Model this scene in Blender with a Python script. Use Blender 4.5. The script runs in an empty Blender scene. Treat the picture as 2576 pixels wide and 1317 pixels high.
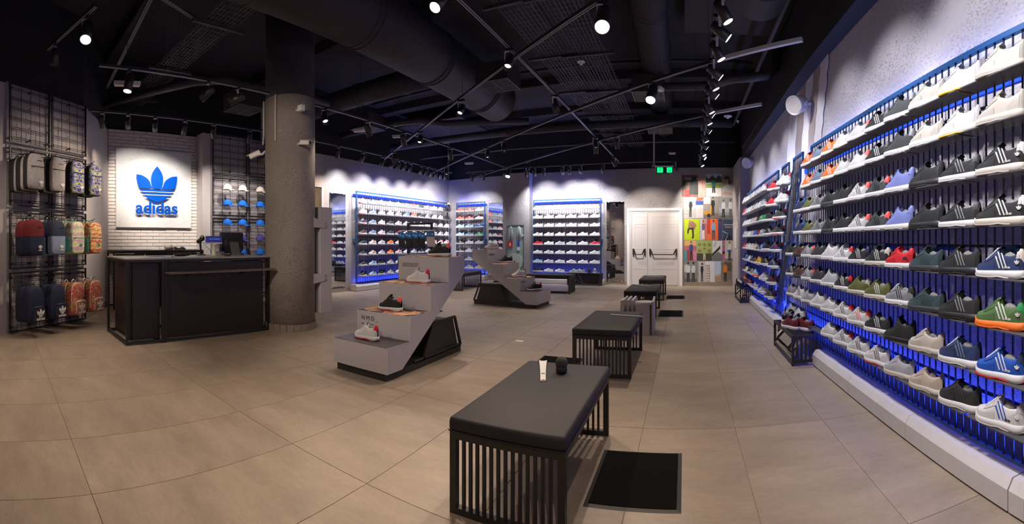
import bpy, bmesh, math, random
from mathutils import Vector, Matrix
R = random.Random(7)
PI = math.pi
S = bpy.context.scene
C = bpy.context.collection

# ---------------------------------------------------------------- camera, world, exposure
EYE = 1.25
cam = bpy.data.cameras.new('camera')
camo = bpy.data.objects.new('camera', cam)
C.objects.link(camo)
camo.location = (0, 0, EYE)
camo.rotation_euler = (PI/2, 0, 0.3945)
cam.type = 'PANO'
cam.panorama_type = 'CENTRAL_CYLINDRICAL'
cam.central_cylindrical_radius = 1.0
cam.central_cylindrical_range_u_min = -1288/1100
cam.central_cylindrical_range_u_max = 1288/1100
cam.central_cylindrical_range_v_min = -(1317-604)/1100
cam.central_cylindrical_range_v_max = 604/1100
cam.clip_start = 0.05
cam.clip_end = 100
S.camera = camo
w = bpy.data.worlds.new('world'); S.world = w
w.use_nodes = True
w.node_tree.nodes['Background'].inputs[0].default_value = (0.55, 0.6, 0.8, 1)
w.node_tree.nodes['Background'].inputs[1].default_value = 0.02
S.view_settings.view_transform = 'Standard'
S.view_settings.look = 'None'
S.view_settings.exposure = 0.2
S.view_settings.gamma = 1
try:
    S.cycles.use_denoising = True
    S.cycles.max_bounces = 6
    S.cycles.diffuse_bounces = 3
    S.cycles.sample_clamp_indirect = 4
except Exception:
    pass

WARM = (1.0, 0.80, 0.62)
NEUT = (1.0, 0.90, 0.80)
COOL = (0.93, 0.93, 1.0)
BLUE = (0.02, 0.06, 1.0)

# ---------------------------------------------------------------- materials
def mat(name, col, rough=0.6, metal=0.0, emit=None, estr=0.0, bump=None, var=None, spec=None, objcol=False, coat=0):
    m = bpy.data.materials.new(name); m.use_nodes = True
    nt = m.node_tree; b = nt.nodes['Principled BSDF']
    b.inputs['Base Color'].default_value = (*col, 1)
    b.inputs['Roughness'].default_value = rough
    b.inputs['Metallic'].default_value = metal
    if spec is not None: b.inputs['Specular IOR Level'].default_value = spec
    if coat: b.inputs['Coat Weight'].default_value = coat
    if emit:
        b.inputs['Emission Color'].default_value = (*emit, 1)
        b.inputs['Emission Strength'].default_value = estr
    tc = nt.nodes.new('ShaderNodeTexCoord')
    src = None
    if objcol:
        oi = nt.nodes.new('ShaderNodeObjectInfo'); src = oi.outputs['Color']
        nt.links.new(src, b.inputs['Base Color'])
    if var:   # (scale, amount, detail [, second colour])
        n = nt.nodes.new('ShaderNodeTexNoise'); n.inputs['Scale'].default_value = var[0]
        n.inputs['Detail'].default_value = var[2] if len(var) > 2 else 6
        n.inputs['Roughness'].default_value = 0.62
        nt.links.new(tc.outputs['Object'], n.inputs['Vector'])
        mr = nt.nodes.new('ShaderNodeMapRange')
        mr.inputs[1].default_value = .3; mr.inputs[2].default_value = .7
        mr.inputs[3].default_value = 1-var[1]; mr.inputs[4].default_value = 1+var[1]
        nt.links.new(n.outputs['Fac'], mr.inputs[0])
        mx = nt.nodes.new('ShaderNodeVectorMath'); mx.operation = 'SCALE'
        if src: nt.links.new(src, mx.inputs[0])
        else: mx.inputs[0].default_value = col
        nt.links.new(mr.outputs[0], mx.inputs['Scale'])
        nt.links.new(mx.outputs[0], b.inputs['Base Color'])
    if bump:  # (scale, strength, distance)
        n2 = nt.nodes.new('ShaderNodeTexNoise'); n2.inputs['Scale'].default_value = bump[0]
        n2.inputs['Detail'].default_value = 5
        nt.links.new(tc.outputs['Object'], n2.inputs['Vector'])
        bp = nt.nodes.new('ShaderNodeBump'); bp.inputs['Strength'].default_value = bump[1]
        bp.inputs['Distance'].default_value = bump[2]
        nt.links.new(n2.outputs['Fac'], bp.inputs['Height'])
        nt.links.new(bp.outputs[0], b.inputs['Normal'])
    return m

def concrete(name, col, pit=0.5, stain=0.16, spotd=0.35):
    m = bpy.data.materials.new(name); m.use_nodes = True
    nt = m.node_tree; b = nt.nodes['Principled BSDF']; L = nt.links
    b.inputs['Roughness'].default_value = .85
    pit *= .6
    g = nt.nodes.new('ShaderNodeNewGeometry')
    n1 = nt.nodes.new('ShaderNodeTexNoise'); n1.inputs['Scale'].default_value = 1.1; n1.inputs['Detail'].default_value = 8; n1.inputs['Roughness'].default_value = .65
    n2 = nt.nodes.new('ShaderNodeTexNoise'); n2.inputs['Scale'].default_value = 42; n2.inputs['Detail'].default_value = 8; n2.inputs['Roughness'].default_value = .7
    n3 = nt.nodes.new('ShaderNodeTexNoise'); n3.inputs['Scale'].default_value = 2.2; n3.inputs['Detail'].default_value = 3
    mp = nt.nodes.new('ShaderNodeMapping'); mp.inputs['Scale'].default_value = (1, 1, 1.7)
    L.new(g.outputs['Position'], mp.inputs['Vector'])
    for n in (n1, n2, n3): L.new(mp.outputs[0], n.inputs['Vector'])
    r1 = nt.nodes.new('ShaderNodeMapRange'); r1.inputs[1].default_value = .3; r1.inputs[2].default_value = .7; r1.inputs[3].default_value = 1-stain; r1.inputs[4].default_value = 1+stain
    L.new(n1.outputs['Fac'], r1.inputs[0])
    # pits: fine noise masked by a coarse one
    r2 = nt.nodes.new('ShaderNodeMapRange'); r2.inputs[1].default_value = .40; r2.inputs[2].default_value = .50; r2.inputs[3].default_value = 1-spotd; r2.inputs[4].default_value = 1
    L.new(n2.outputs['Fac'], r2.inputs[0])
    r3 = nt.nodes.new('ShaderNodeMapRange'); r3.inputs[1].default_value = .36; r3.inputs[2].default_value = .54
    L.new(n3.outputs['Fac'], r3.inputs[0])
    mix = nt.nodes.new('ShaderNodeMix'); mix.data_type = 'FLOAT'
    mix.inputs[2].default_value = 1
    L.new(r3.outputs[0], mix.inputs[0]); L.new(r2.outputs[0], mix.inputs[3])
    mu = nt.nodes.new('ShaderNodeMath'); mu.operation = 'MULTIPLY'
    L.new(r1.outputs[0], mu.inputs[0]); L.new(mix.outputs[0], mu.inputs[1])
    sc = nt.nodes.new('ShaderNodeVectorMath'); sc.operation = 'SCALE'; sc.inputs[0].default_value = col
    L.new(mu.outputs[0], sc.inputs['Scale']); L.new(sc.outputs[0], b.inputs['Base Color'])
    bp = nt.nodes.new('ShaderNodeBump'); bp.inputs['Strength'].default_value = pit; bp.inputs['Distance'].default_value = .01
    L.new(mix.outputs[0], bp.inputs['Height']); L.new(bp.outputs[0], b.inputs['Normal'])
    return m

def tilemat():
    m = bpy.data.materials.new('porcelain_tile'); m.use_nodes = True
    nt = m.node_tree; b = nt.nodes['Principled BSDF']; L = nt.links
    b.inputs['Roughness'].default_value = .42
    b.inputs['Specular IOR Level'].default_value = .4
    g = nt.nodes.new('ShaderNodeNewGeometry'); oi = nt.nodes.new('ShaderNodeObjectInfo')
    mp = nt.nodes.new('ShaderNodeMapping'); mp.inputs['Scale'].default_value = (.8, 2.2, 1)
    ad = nt.nodes.new('ShaderNodeVectorMath'); ad.operation = 'ADD'
    sc0 = nt.nodes.new('ShaderNodeVectorMath'); sc0.operation = 'SCALE'; sc0.inputs[0].default_value = (17, 31, 5)
    L.new(oi.outputs['Random'], sc0.inputs['Scale'])
    L.new(g.outputs['Position'], ad.inputs[0]); L.new(sc0.outputs[0], ad.inputs[1]); L.new(ad.outputs[0], mp.inputs['Vector'])
    n1 = nt.nodes.new('ShaderNodeTexNoise'); n1.inputs['Scale'].default_value = 2.2; n1.inputs['Detail'].default_value = 9; n1.inputs['Roughness'].default_value = .68
    n2 = nt.nodes.new('ShaderNodeTexNoise'); n2.inputs['Scale'].default_value = 26; n2.inputs['Detail'].default_value = 6; n2.inputs['Roughness'].default_value = .7
    for n in (n1, n2): L.new(mp.outputs[0], n.inputs['Vector'])
    a = nt.nodes.new('ShaderNodeMapRange'); a.inputs[1].default_value = .3; a.inputs[2].default_value = .7; a.inputs[3].default_value = .80; a.inputs[4].default_value = 1.18
    c = nt.nodes.new('ShaderNodeMapRange'); c.inputs[1].default_value = .3; c.inputs[2].default_value = .7; c.inputs[3].default_value = .9; c.inputs[4].default_value = 1.08
    L.new(n1.outputs['Fac'], a.inputs[0]); L.new(n2.outputs['Fac'], c.inputs[0])
    mu = nt.nodes.new('ShaderNodeMath'); mu.operation = 'MULTIPLY'; L.new(a.outputs[0], mu.inputs[0]); L.new(c.outputs[0], mu.inputs[1])
    sc = nt.nodes.new('ShaderNodeVectorMath'); sc.operation = 'SCALE'; sc.inputs[0].default_value = (.295, .232, .182)
    L.new(mu.outputs[0], sc.inputs['Scale']); L.new(sc.outputs[0], b.inputs['Base Color'])
    bp = nt.nodes.new('ShaderNodeBump'); bp.inputs['Strength'].default_value = .05; bp.inputs['Distance'].default_value = .003
    L.new(n2.outputs['Fac'], bp.inputs['Height']); L.new(bp.outputs[0], b.inputs['Normal'])
    return m

def pattern(name, cols, scale, kind='VORO', mult=5, smooth=False):
    m = bpy.data.materials.new(name); m.use_nodes = True
    nt = m.node_tree; b = nt.nodes['Principled BSDF']; L = nt.links
    b.inputs['Roughness'].default_value = .75
    tc = nt.nodes.new('ShaderNodeTexCoord')
    cr = nt.nodes.new('ShaderNodeValToRGB'); cr.color_ramp.interpolation = 'LINEAR' if smooth else 'CONSTANT'
    while len(cr.color_ramp.elements) < len(cols): cr.color_ramp.elements.new(.5)
    for i, c in enumerate(cols):
        cr.color_ramp.elements[i].position = i/len(cols); cr.color_ramp.elements[i].color = (*c, 1)
    if kind == 'VORO':
        n = nt.nodes.new('ShaderNodeTexNoise'); n.inputs['Scale'].default_value = scale; n.inputs['Detail'].default_value = 2; n.inputs['Distortion'].default_value = 1.6
        mr = nt.nodes.new('ShaderNodeMath'); mr.operation = 'MULTIPLY'; mr.inputs[1].default_value = mult
        fr = nt.nodes.new('ShaderNodeMath'); fr.operation = 'FRACT'
        L.new(tc.outputs['Object'], n.inputs['Vector']); L.new(n.outputs['Fac'], mr.inputs[0]); L.new(mr.outputs[0], fr.inputs[0]); L.new(fr.outputs[0], cr.inputs[0])
    elif kind == 'BAND':
        n = nt.nodes.new('ShaderNodeTexWave'); n.bands_direction = 'Z'; n.inputs['Scale'].default_value = scale; n.inputs['Distortion'].default_value = 3.5; n.inputs['Detail Scale'].default_value = 6
        L.new(tc.outputs['Object'], n.inputs['Vector']); L.new(n.outputs['Fac'], cr.inputs[0])
    elif kind == 'SYM':
        mp = nt.nodes.new('ShaderNodeVectorMath'); mp.operation = 'ABSOLUTE'
        n = nt.nodes.new('ShaderNodeTexNoise'); n.inputs['Scale'].default_value = scale; n.inputs['Detail'].default_value = 1; n.inputs['Distortion'].default_value = 2.2
        mr = nt.nodes.new('ShaderNodeMath'); mr.operation = 'MULTIPLY'; mr.inputs[1].default_value = 6
        fr = nt.nodes.new('ShaderNodeMath'); fr.operation = 'FRACT'
        L.new(tc.outputs['Object'], mp.inputs[0]); L.new(mp.outputs[0], n.inputs['Vector']); L.new(n.outputs['Fac'], mr.inputs[0]); L.new(mr.outputs[0], fr.inputs[0]); L.new(fr.outputs[0], cr.inputs[0])
    L.new(cr.outputs[0], b.inputs['Base Color'])
    return m

M = {}
M['tile'] = tilemat()
M['grout'] = mat('grout', (.22, .17, .135), .9)
M['concrete'] = concrete('concrete_wall', (.36, .33, .325), 1.0, .30, .50)
M['concrete_light'] = concrete('concrete_light', (.50, .46, .47), .45, .22, .42)
M['concrete_col'] = concrete('concrete_column', (.31, .272, .245), .9, .28, .36)
M['ceil'] = mat('dark_ceiling_paint', (.030, .026, .030), .9, var=(2, .3))
M['black_wall'] = mat('black_wall_paint', (.012, .011, .012), .85)
M['duct'] = mat('duct_paint', (.028, .023, .026), .65, var=(3, .2))
M['pipe'] = mat('pipe_paint', (.035, .03, .034), .55)
M['blackmetal'] = mat('black_metal', (.018, .016, .016), .45, spec=.5)
M['trackmetal'] = mat('track_metal', (.03, .028, .03), .35)
M['trackalu'] = mat('track_aluminium', (.55, .55, .58), .4)
M['lampblack'] = mat('lamp_black', (.02, .018, .018), .35)
M['lens'] = mat('lamp_lens', (1, 1, 1), .3, emit=(1, .9, .78), estr=4)
M['lensbright'] = mat('lamp_lens_facing', (1, 1, 1), .3, emit=(1, .9, .75), estr=60)
M['white_panel'] = mat('white_panel', (.60, .55, .54), .55)
M['pier_grey'] = mat('grey_panel', (.42, .38, .39), .5)
M['meshback'] = mat('mesh_backing_panel', (.36, .33, .345), .6)
M['brick'] = mat('white_brick', (.80, .74, .70), .8, bump=(30, .6, .006), var=(6, .06))
M['mortar'] = mat('mortar', (.62, .56, .52), .9)
M['logo_board'] = None
M['blue_logo'] = mat('blue_gloss', (.0, .085, .56), .25, spec=.6)
M['grey_acrylic'] = mat('grey_acrylic', (.55, .52, .5), .3)
M['rack_blue'] = mat('rack_blue_steel', (.008, .07, .24), .4)
M['rod'] = mat('rebar_steel', (.018, .022, .05), .38, bump=(160, .8, .004))
M['shelf'] = mat('shelf_steel', (.075, .07, .075), .45)
M['shelf_light'] = mat('shelf_pale_steel', (.50, .48, .50), .45)
M['led_blue'] = mat('led_blue', (.0, .02, .5), .5, emit=(.01, .07, 1.0), estr=1.2)
M['led_cyan'] = mat('led_white_cyan', (.5, .8, 1), .5, emit=(.33, .74, 1.0), estr=1.1)
M['plinth'] = mat('plinth_grey', (.52, .48, .47), .7, var=(14, .05))
M['mirror'] = mat('mirror_glass', (.9, .92, .92), .02, 1.0)
M['mirror_edge'] = mat('mirror_edge', (.3, .32, .33), .3, .8)
M['stair'] = mat('display_grey_lacquer', (.47, .44, .46), .45)
M['stair_black'] = mat('display_black_board', (.022, .018, .016), .65)
M['tread'] = mat('display_tread', (.045, .037, .04), .35)
M['leather'] = mat('black_leatherette', (.022, .019, .024), .62, spec=.3, bump=(120, .12, .002))
M['bench_steel'] = mat('bench_steel', (.020, .016, .014), .5)
M['mat_pile'] = mat('mat_pile', (.004, .004, .004), 1.0, spec=.1, bump=(300, .5, .004))
M['mat_rubber'] = mat('mat_rubber', (.028, .026, .026), .6)
M['counter_body'] = mat('counter_panel', (.022, .013, .013), .40)
M['counter_top'] = mat('counter_top', (.30, .27, .27), .35, var=(8, .06))
M['shelf_wood'] = mat('counter_shelf_wood', (.14, .11, .10), .5, var=(20, .35))
M['door'] = mat('door_white', (.62, .57, .555), .42)
M['door_frame'] = mat('door_frame_white', (.80, .76, .75), .4)
M['white_plastic'] = mat('white_plastic', (.72, .70, .68), .4)
M['cream_plastic'] = mat('cream_plastic', (.72, .68, .58), .4)
M['dark_plastic'] = mat('dark_plastic', (.025, .025, .03), .4)
M['screen_blue'] = mat('pole_display_screen', (.01, .01, .05), .2, emit=(.03, .02, .16), estr=.6)
M['screen_text'] = mat('screen_text', (.02, .1, .3), .3, emit=(.03, .18, .5), estr=1.2)
M['green_emit'] = mat('exit_green', (.0, .5, .1), .5, emit=(.0, .85, .18), estr=1.6)
M['glass_cab'] = mat('cabinet_glass', (.33, .42, .40), .12)
M['red_paint'] = mat('red_sign', (.65, .02, .02), .4)
M['white_paint'] = mat('white_print', (.85, .85, .85), .5)
M['blue_print'] = mat('blue_print', (.03, .09, .45), .5)
M['hose'] = mat('hose_canvas', (.62, .68, .66), .7)
M['reel'] = mat('hose_reel', (.50, .60, .54), .6)
M['brass'] = mat('brass', (.5, .35, .1), .35, .9)
M['tan_wall'] = mat('back_room_wall', (.34, .27, .20), .8)
M['text_dark'] = mat('dark_print', (.03, .03, .035), .6)
M['text_white'] = mat('white_print_matte', (.8, .78, .76), .6)
M['paper'] = mat('paper', (.75, .72, .7), .7)
M['fabric'] = mat('fabric', (.5, .5, .5), .8, objcol=True, bump=(420, .25, .002))
M['rubber'] = mat('sole_rubber', (.8, .8, .8), .55, objcol=True)
M['leather_obj'] = mat('shoe_leather', (.8, .8, .8), .5, objcol=True, var=(40, .05))
M['stuffing'] = mat('shoe_insert', (.20, .19, .185), .9, bump=(60, .8, .01), var=(60, .3))
M['heather'] = mat('heather_grey_cloth', (.30, .285, .285), .9, var=(60, .28, 4))
M['trim_obj'] = mat('cloth_trim', (.5, .5, .5), .6, objcol=True)
M['flat'] = mat('flat_print', (.5, .5, .5), .6, objcol=True, var=(30, .18))
M['tropic'] = pattern('tropical_print', [(.75, .55, .42), (.2, .55, .3), (.62, .70, .22), (.75, .6, .5), (.08, .40, .32), (.62, .3, .4)], 3.2, 'BAND')
M['tropic_o'] = pattern('orange_print', [(.62, .2, .04), (.7, .5, .2), (.25, .5, .2), (.7, .3, .15), (.75, .6, .45), (.5, .12, .03)], 2.6, 'BAND')
M['floral'] = pattern('red_floral_print', [(.45, .03, .03), (.65, .35, .25), (.10, .10, .05), (.6, .22, .03), (.12, .14, .1), (.55, .05, .06)], 7)
M['jazz'] = pattern('yellow_violet_print', [(.10, .07, .32), (.02, .02, .03), (.55, .52, .04), (.05, .25, .35), (.10, .06, .3), (.5, .5, .55), (.07, .05, .22), (.02, .02, .02)], 4.2, 'SYM')
M['sunset'] = pattern('sunset_print', [(.02, .018, .03), (.025, .02, .03), (.5, .09, .02), (.02, .02, .04), (.03, .03, .06), (.6, .3, .15), (.02, .02, .035)], 2.5, 'VORO', 1.6, True)
M['graffiti'] = pattern('graffiti_print', [(.5, .05, .04), (.7, .5, .3), (.12, .08, .07), (.6, .2, .08), (.75, .7, .65), (.1, .15, .25)], 22)
M['cabinet_handle'] = M['white_plastic']

def board_marble():
    m = bpy.data.materials.new('white_marble_board'); m.use_nodes = True
    nt = m.node_tree; b = nt.nodes['Principled BSDF']; L = nt.links
    b.inputs['Roughness'].default_value = .35
    g = nt.nodes.new('ShaderNodeNewGeometry')
    v = nt.nodes.new('ShaderNodeTexVoronoi'); v.feature = 'DISTANCE_TO_EDGE'; v.inputs['Scale'].default_value = 1.6
    n = nt.nodes.new('ShaderNodeTexNoise'); n.inputs['Scale'].default_value = 2.5; n.inputs['Detail'].default_value = 5
    ad = nt.nodes.new('ShaderNodeVectorMath'); ad.operation = 'ADD'
    L.new(g.outputs['Position'], n.inputs['Vector']); L.new(g.outputs['Position'], ad.inputs[0]); L.new(n.outputs['Color'], ad.inputs[1]); L.new(ad.outputs[0], v.inputs['Vector'])
    r = nt.nodes.new('ShaderNodeMapRange'); r.inputs[1].default_value = 0; r.inputs[2].default_value = .02; r.inputs[3].default_value = .72; r.inputs[4].default_value = .84
    L.new(v.outputs['Distance'], r.inputs[0])
    L.new(r.outputs[0], b.inputs['Base Color'])
    return m
M['logo_board'] = board_marble()

# ---------------------------------------------------------------- mesh helpers
class MB:
    def __init__(s): s.v = []; s.f = []
    def add(s, vs, fs):
        n = len(s.v); s.v += [tuple(v) for v in vs]; s.f += [tuple(i+n for i in f) for f in fs]; return s
    def box(s, x0, x1, y0, y1, z0, z1):
        return s.add([(x0,y0,z0),(x1,y0,z0),(x1,y1,z0),(x0,y1,z0),(x0,y0,z1),(x1,y0,z1),(x1,y1,z1),(x0,y1,z1)],
                     [(3,2,1,0),(4,5,6,7),(0,1,5,4),(1,2,6,5),(2,3,7,6),(3,0,4,7)])
    def bbox(s, x0, x1, y0, y1, z0, z1, c=.006):   # chamfered box
        c = min(c, (x1-x0)*.45, (y1-y0)*.45, (z1-z0)*.45)
        bm = bmesh.new(); 
        vs = [bm.verts.new(p) for p in [(x0,y0,z0),(x1,y0,z0),(x1,y1,z0),(x0,y1,z0),(x0,y0,z1),(x1,y0,z1),(x1,y1,z1),(x0,y1,z1)]]
        for f in [(3,2,1,0),(4,5,6,7),(0,1,5,4),(1,2,6,5),(2,3,7,6),(3,0,4,7)]: bm.faces.new([vs[i] for i in f])
        bmesh.ops.bevel(bm, geom=bm.edges[:], offset=c, segments=2, affect='EDGES', profile=.5)
        bm.verts.index_update()
        s.add([v.co for v in bm.verts], [[v.index for v in f.verts] for f in bm.faces]); bm.free(); return s
    def tube(s, p0, p1, r, n=8, r1=None, caps=True):
        p0 = Vector(p0); p1 = Vector(p1); r1 = r if r1 is None else r1
        d = (p1-p0).normalized(); a = d.orthogonal().normalized(); b = d.cross(a)
        vs = []
        for p, q in ((p0, r), (p1, r1)):
            for i in range(n):
                t = 2*PI*i/n; vs.append(p + a*q*math.cos(t) + b*q*math.sin(t))
        fs = [(i, (i+1) % n, n+(i+1) % n, n+i) for i in range(n)]
        if caps: fs += [tuple(range(n))[::-1], tuple(range(n, 2*n))]
        return s.add(vs, fs)
    def bar(s, p0, p1, w, h=None):   # square bar between points, upright
        h = w if h is None else h
        p0 = Vector(p0); p1 = Vector(p1); d = (p1-p0).normalized()
        up = Vector((0,0,1)) if abs(d.z) < .95 else Vector((0,1,0))
        a = d.cross(up).normalized(); b = a.cross(d)
        vs = [p + a*sx*w/2 + b*sz*h/2 for p in (p0, p1) for sx, sz in ((-1,-1),(1,-1),(1,1),(-1,1))]
        return s.add(vs, [(3,2,1,0),(4,5,6,7),(0,1,5,4),(1,2,6,5),(2,3,7,6),(3,0,4,7)])
    def path(s, pts, r, n=6):
        for a, b in zip(pts[:-1], pts[1:]): s.tube(a, b, r, n)
        return s
    def smoothpath(s, pts, r, n=8):
        pts = [Vector(p) for p in pts]; rings = []
        prev = None
        for i, p in enumerate(pts):
            d = ((pts[i+1] if i+1 < len(pts) else p) - (pts[i-1] if i else p)).normalized()
            a = d.orthogonal().normalized() if prev is None else (prev - d*prev.dot(d)).normalized()
            prev = a; b = d.cross(a)
            rings.append([p + a*r*math.cos(2*PI*k/n) + b*r*math.sin(2*PI*k/n) for k in range(n)])
        vs = [v for g in rings for v in g]; fs = []
        for i in range(len(rings)-1):
            for k in range(n): fs.append((i*n+k, i*n+(k+1) % n, (i+1)*n+(k+1) % n, (i+1)*n+k))
        fs += [tuple(range(n))[::-1], tuple(range(len(vs)-n, len(vs)))]
        return s.add(vs, fs)
    def prism(s, poly, axis, a, b):  # poly 2D extruded along axis ('x','y','z') from a to b
        def P(u, v, t): return {'x': (t, u, v), 'y': (u, t, v), 'z': (u, v, t)}[axis]
        n = len(poly)
        vs = [P(u, v, a) for u, v in poly] + [P(u, v, b) for u, v in poly]
        fs = [(i, (i+1) % n, n+(i+1) % n, n+i) for i in range(n)] + [tuple(range(n))[::-1], tuple(range(n, 2*n))]
        return s.add(vs, fs)
    def lathe(s, prof, n=24, c=(0,0)):
        vs = []; fs = []
        for r, z in prof:
            for i in range(n): vs.append((c[0]+r*math.cos(2*PI*i/n), c[1]+r*math.sin(2*PI*i/n), z))
        for k in range(len(prof)-1):
            for i in range(n): fs.append((k*n+i, k*n+(i+1) % n, (k+1)*n+(i+1) % n, (k+1)*n+i))
        fs += [tuple(range(n))[::-1], tuple(range((len(prof)-1)*n, len(prof)*n))]
        return s.add(vs, fs)
    def grid(s, P, closed=False):    # P[i][j] points
        n = len(P[0]); base = [q for r in P for q in r]; fs = []
        for i in range(len(P)-1):
            for j in range(n if closed else n-1):
                fs.append((i*n+j, i*n+(j+1) % n, (i+1)*n+(j+1) % n, (i+1)*n+j))
        return s.add(base, fs)
    def xform(s, m):
        s.v = [tuple(m @ Vector(v)) for v in s.v]; return s
    def mesh(s, name, m=None, smooth=False):
        me = bpy.data.meshes.new(name); me.from_pydata(s.v, [], s.f)
        bm = bmesh.new(); bm.from_mesh(me); bmesh.ops.recalc_face_normals(bm, faces=bm.faces[:]); bm.to_mesh(me); bm.free()
        if m: me.materials.append(m)
        if smooth:
            for p in me.polygons: p.use_smooth = True
        me.update(); return me

def node(name, data, parent=None, loc=(0,0,0), rz=0, col=None, kind=None, label=None):
    o = bpy.data.objects.new(name, data); C.objects.link(o)
    if parent: o.parent = parent
    o.location = loc; o.rotation_euler = (0, 0, rz) if not isinstance(rz, tuple) else rz
    if col: o.color = (*col, 1)
    if kind: o['kind'] = kind
    if label: o['label'] = label
    return o
def obj(name, mb, m, parent=None, smooth=False, **k):
    return node(name, mb.mesh(name, m, smooth), parent, **k)
def thing(name, label, cat, loc=(0,0,0), rz=0, group=None):
    o = node(name, None, None, loc, rz); o.empty_display_size = .1
    o['label'] = label; o['category'] = cat
    if group: o['group'] = group
    return o
def tag(o, label, cat, group=None):
    o['label'] = label; o['category'] = cat
    if group: o['group'] = group
    return o
def struct(name, mb, m, parent=None, **k):
    o = obj(name, mb, m, parent, **k)
    if not parent: o['kind'] = 'structure'
    return o
def textmesh(name, body, size, m, parent, loc, rot, ext=.002, align='CENTER', off=0.0, sx=1):
    cu = bpy.data.curves.new(name, 'FONT'); cu.body = body; cu.size = size; cu.extrude = ext; cu.align_x = align; cu.offset = off
    cu.resolution_u = 4
    o = bpy.data.objects.new(name, cu); C.objects.link(o)
    dg = bpy.context.evaluated_depsgraph_get(); me = bpy.data.meshes.new_from_object(o.evaluated_get(dg))
    bpy.data.objects.remove(o); me.materials.clear(); me.materials.append(m)
    t = node(name, me, parent, loc, rot); t.scale = (sx, 1, 1); return t
FRONT = (PI/2, 0, 0)     # text facing local -y

ORD = ['zeroth','first','second','third','fourth','fifth','sixth','seventh','eighth','ninth','tenth','eleventh','twelfth','thirteenth','fourteenth','fifteenth','sixteenth','seventeenth','eighteenth']
def spot(parent, loc, aim, power, col, size=60, blend=.6, rad=.05):
    l = bpy.data.lights.new('spot_light', 'SPOT'); l.energy = power; l.color = col; l.spot_size = math.radians(size); l.spot_blend = blend; l.shadow_soft_size = rad
    o = bpy.data.objects.new('spot_light', l); C.objects.link(o)
    o.parent = parent; o.location = loc; d = Vector(aim)
    o.rotation_euler = d.to_track_quat('-Z', 'Y').to_euler(); return o
def area(name, loc, rot, sx, sy, power, col, parent=None):
    l = bpy.data.lights.new(name, 'AREA'); l.shape = 'RECTANGLE'; l.size = sx; l.size_y = sy; l.energy = power; l.color = col
    o = bpy.data.objects.new(name, l); C.objects.link(o); o.location = loc; o.rotation_euler = rot
    if parent: o.parent = parent
    return o

# ================================================================ SETTING
def XR(y):    # plane of the racks on the right wall
    return 1.362 - .0295*(y-4.8) if y < 4.8 else 1.362 + .007*(y-4.8)
def BW(x): return 12.05 - .065*x      # back wall
BWA = math.atan(-.065)

# floor with its tiles
fl = MB().box(-8.7, 2.0, -1.7, 12.8, -.12, -.003)
floor = struct('floor', fl, M['grout'])
TX, TY = .61, 1.22
tm = MB()
g = .0011
tm.add([(g,g,-.006),(TX-g,g,-.006),(TX-g,TY-g,-.006),(g,TY-g,-.006),(g+.001,g+.001,0),(TX-g-.001,g+.001,0),(TX-g-.001,TY-g-.001,0),(g+.001,TY-g-.001,0)],
       [(4,5,6,7),(0,1,5,4),(1,2,6,5),(2,3,7,6),(3,0,4,7)])
tme = tm.mesh('tile', M['tile'])
for i in range(-15, 3):
    for j in range(-2, 10):
        x = .335+TX*i; y = .46+TY*j
        if x > 1.75 or x < -8.6 or y > 12.6 or y+TY > 12.95 and x > -8 and y > 12.4: continue
        if x < -6.9 and y < -.6: continue
        node('tile', tme, floor, (x, y, 0))

struct('ceiling', MB().box(-8.9, 2.2, -1.9, 13.0, 4.75, 4.85), M['ceil'])

def wallseg(name, p0, p1, z0, z1, m, t=.12, parent=None):
    p0 = Vector((*p0, 0)); p1 = Vector((*p1, 0)); d = (p1-p0).normalized(); n = Vector((-d.y, d.x, 0))  # outward = left of p0->p1
    a, b, c, e = p0, p1, p1+n*t, p0+n*t
    mb = MB(); vs = [(q.x, q.y, z) for z in (z0, z1) for q in (a, b, c, e)]
    mb.add(vs, [(3,2,1,0),(4,5,6,7),(0,1,5,4),(1,2,6,5),(2,3,7,6),(3,0,4,7)])
    return struct(name, mb, m, parent)

MU = Vector((-.597, .802, 0)).normalized(); MN = Vector((MU.y, -MU.x, 0)); P0 = Vector((-5.85, .105, 0))
def mp(s, d=0): q = P0 + MU*s + MN*d; return (q.x, q.y)
# going clockwise seen from above so that outward is on the left hand
LW = -7.5
wallseg('wall_left', mp(-1.4), mp(1.56), 0, 3.36, M['pier_grey'])
wallseg('wall_left', mp(1.56), (-8.15, 2.1), 0, 3.40, M['white_panel'])
wb = wallseg('wall_left', (-8.15, 2.1), (-8.15, 3.98), 0, 3.42, M['mortar'])
wallseg('wall_left', (-8.15, 3.982), (-7.995, 3.982), 0, 3.42, M['white_panel'])
wallseg('wall_left', (-7.87, 3.98), (-7.87, 5.595), 0, 3.42, M['white_panel'])
wallseg('wall_left', (-7.5, 5.6), (-7.5, 5.9), 0, 3.25, M['concrete'], t=.3)
wallseg('wall_left', (-7.5, 5.9), (-7.5, 6.9), 2.48, 3.25, M['concrete'])
wallseg('wall_left', (-7.5, 6.9), (-7.5, BW(-7.5)), 0, 3.25, M['concrete'])
wallseg('wall_back', (-7.5, BW(-7.5)), (1.5, BW(1.5)), 0, 3.25, M['concrete'])
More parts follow.
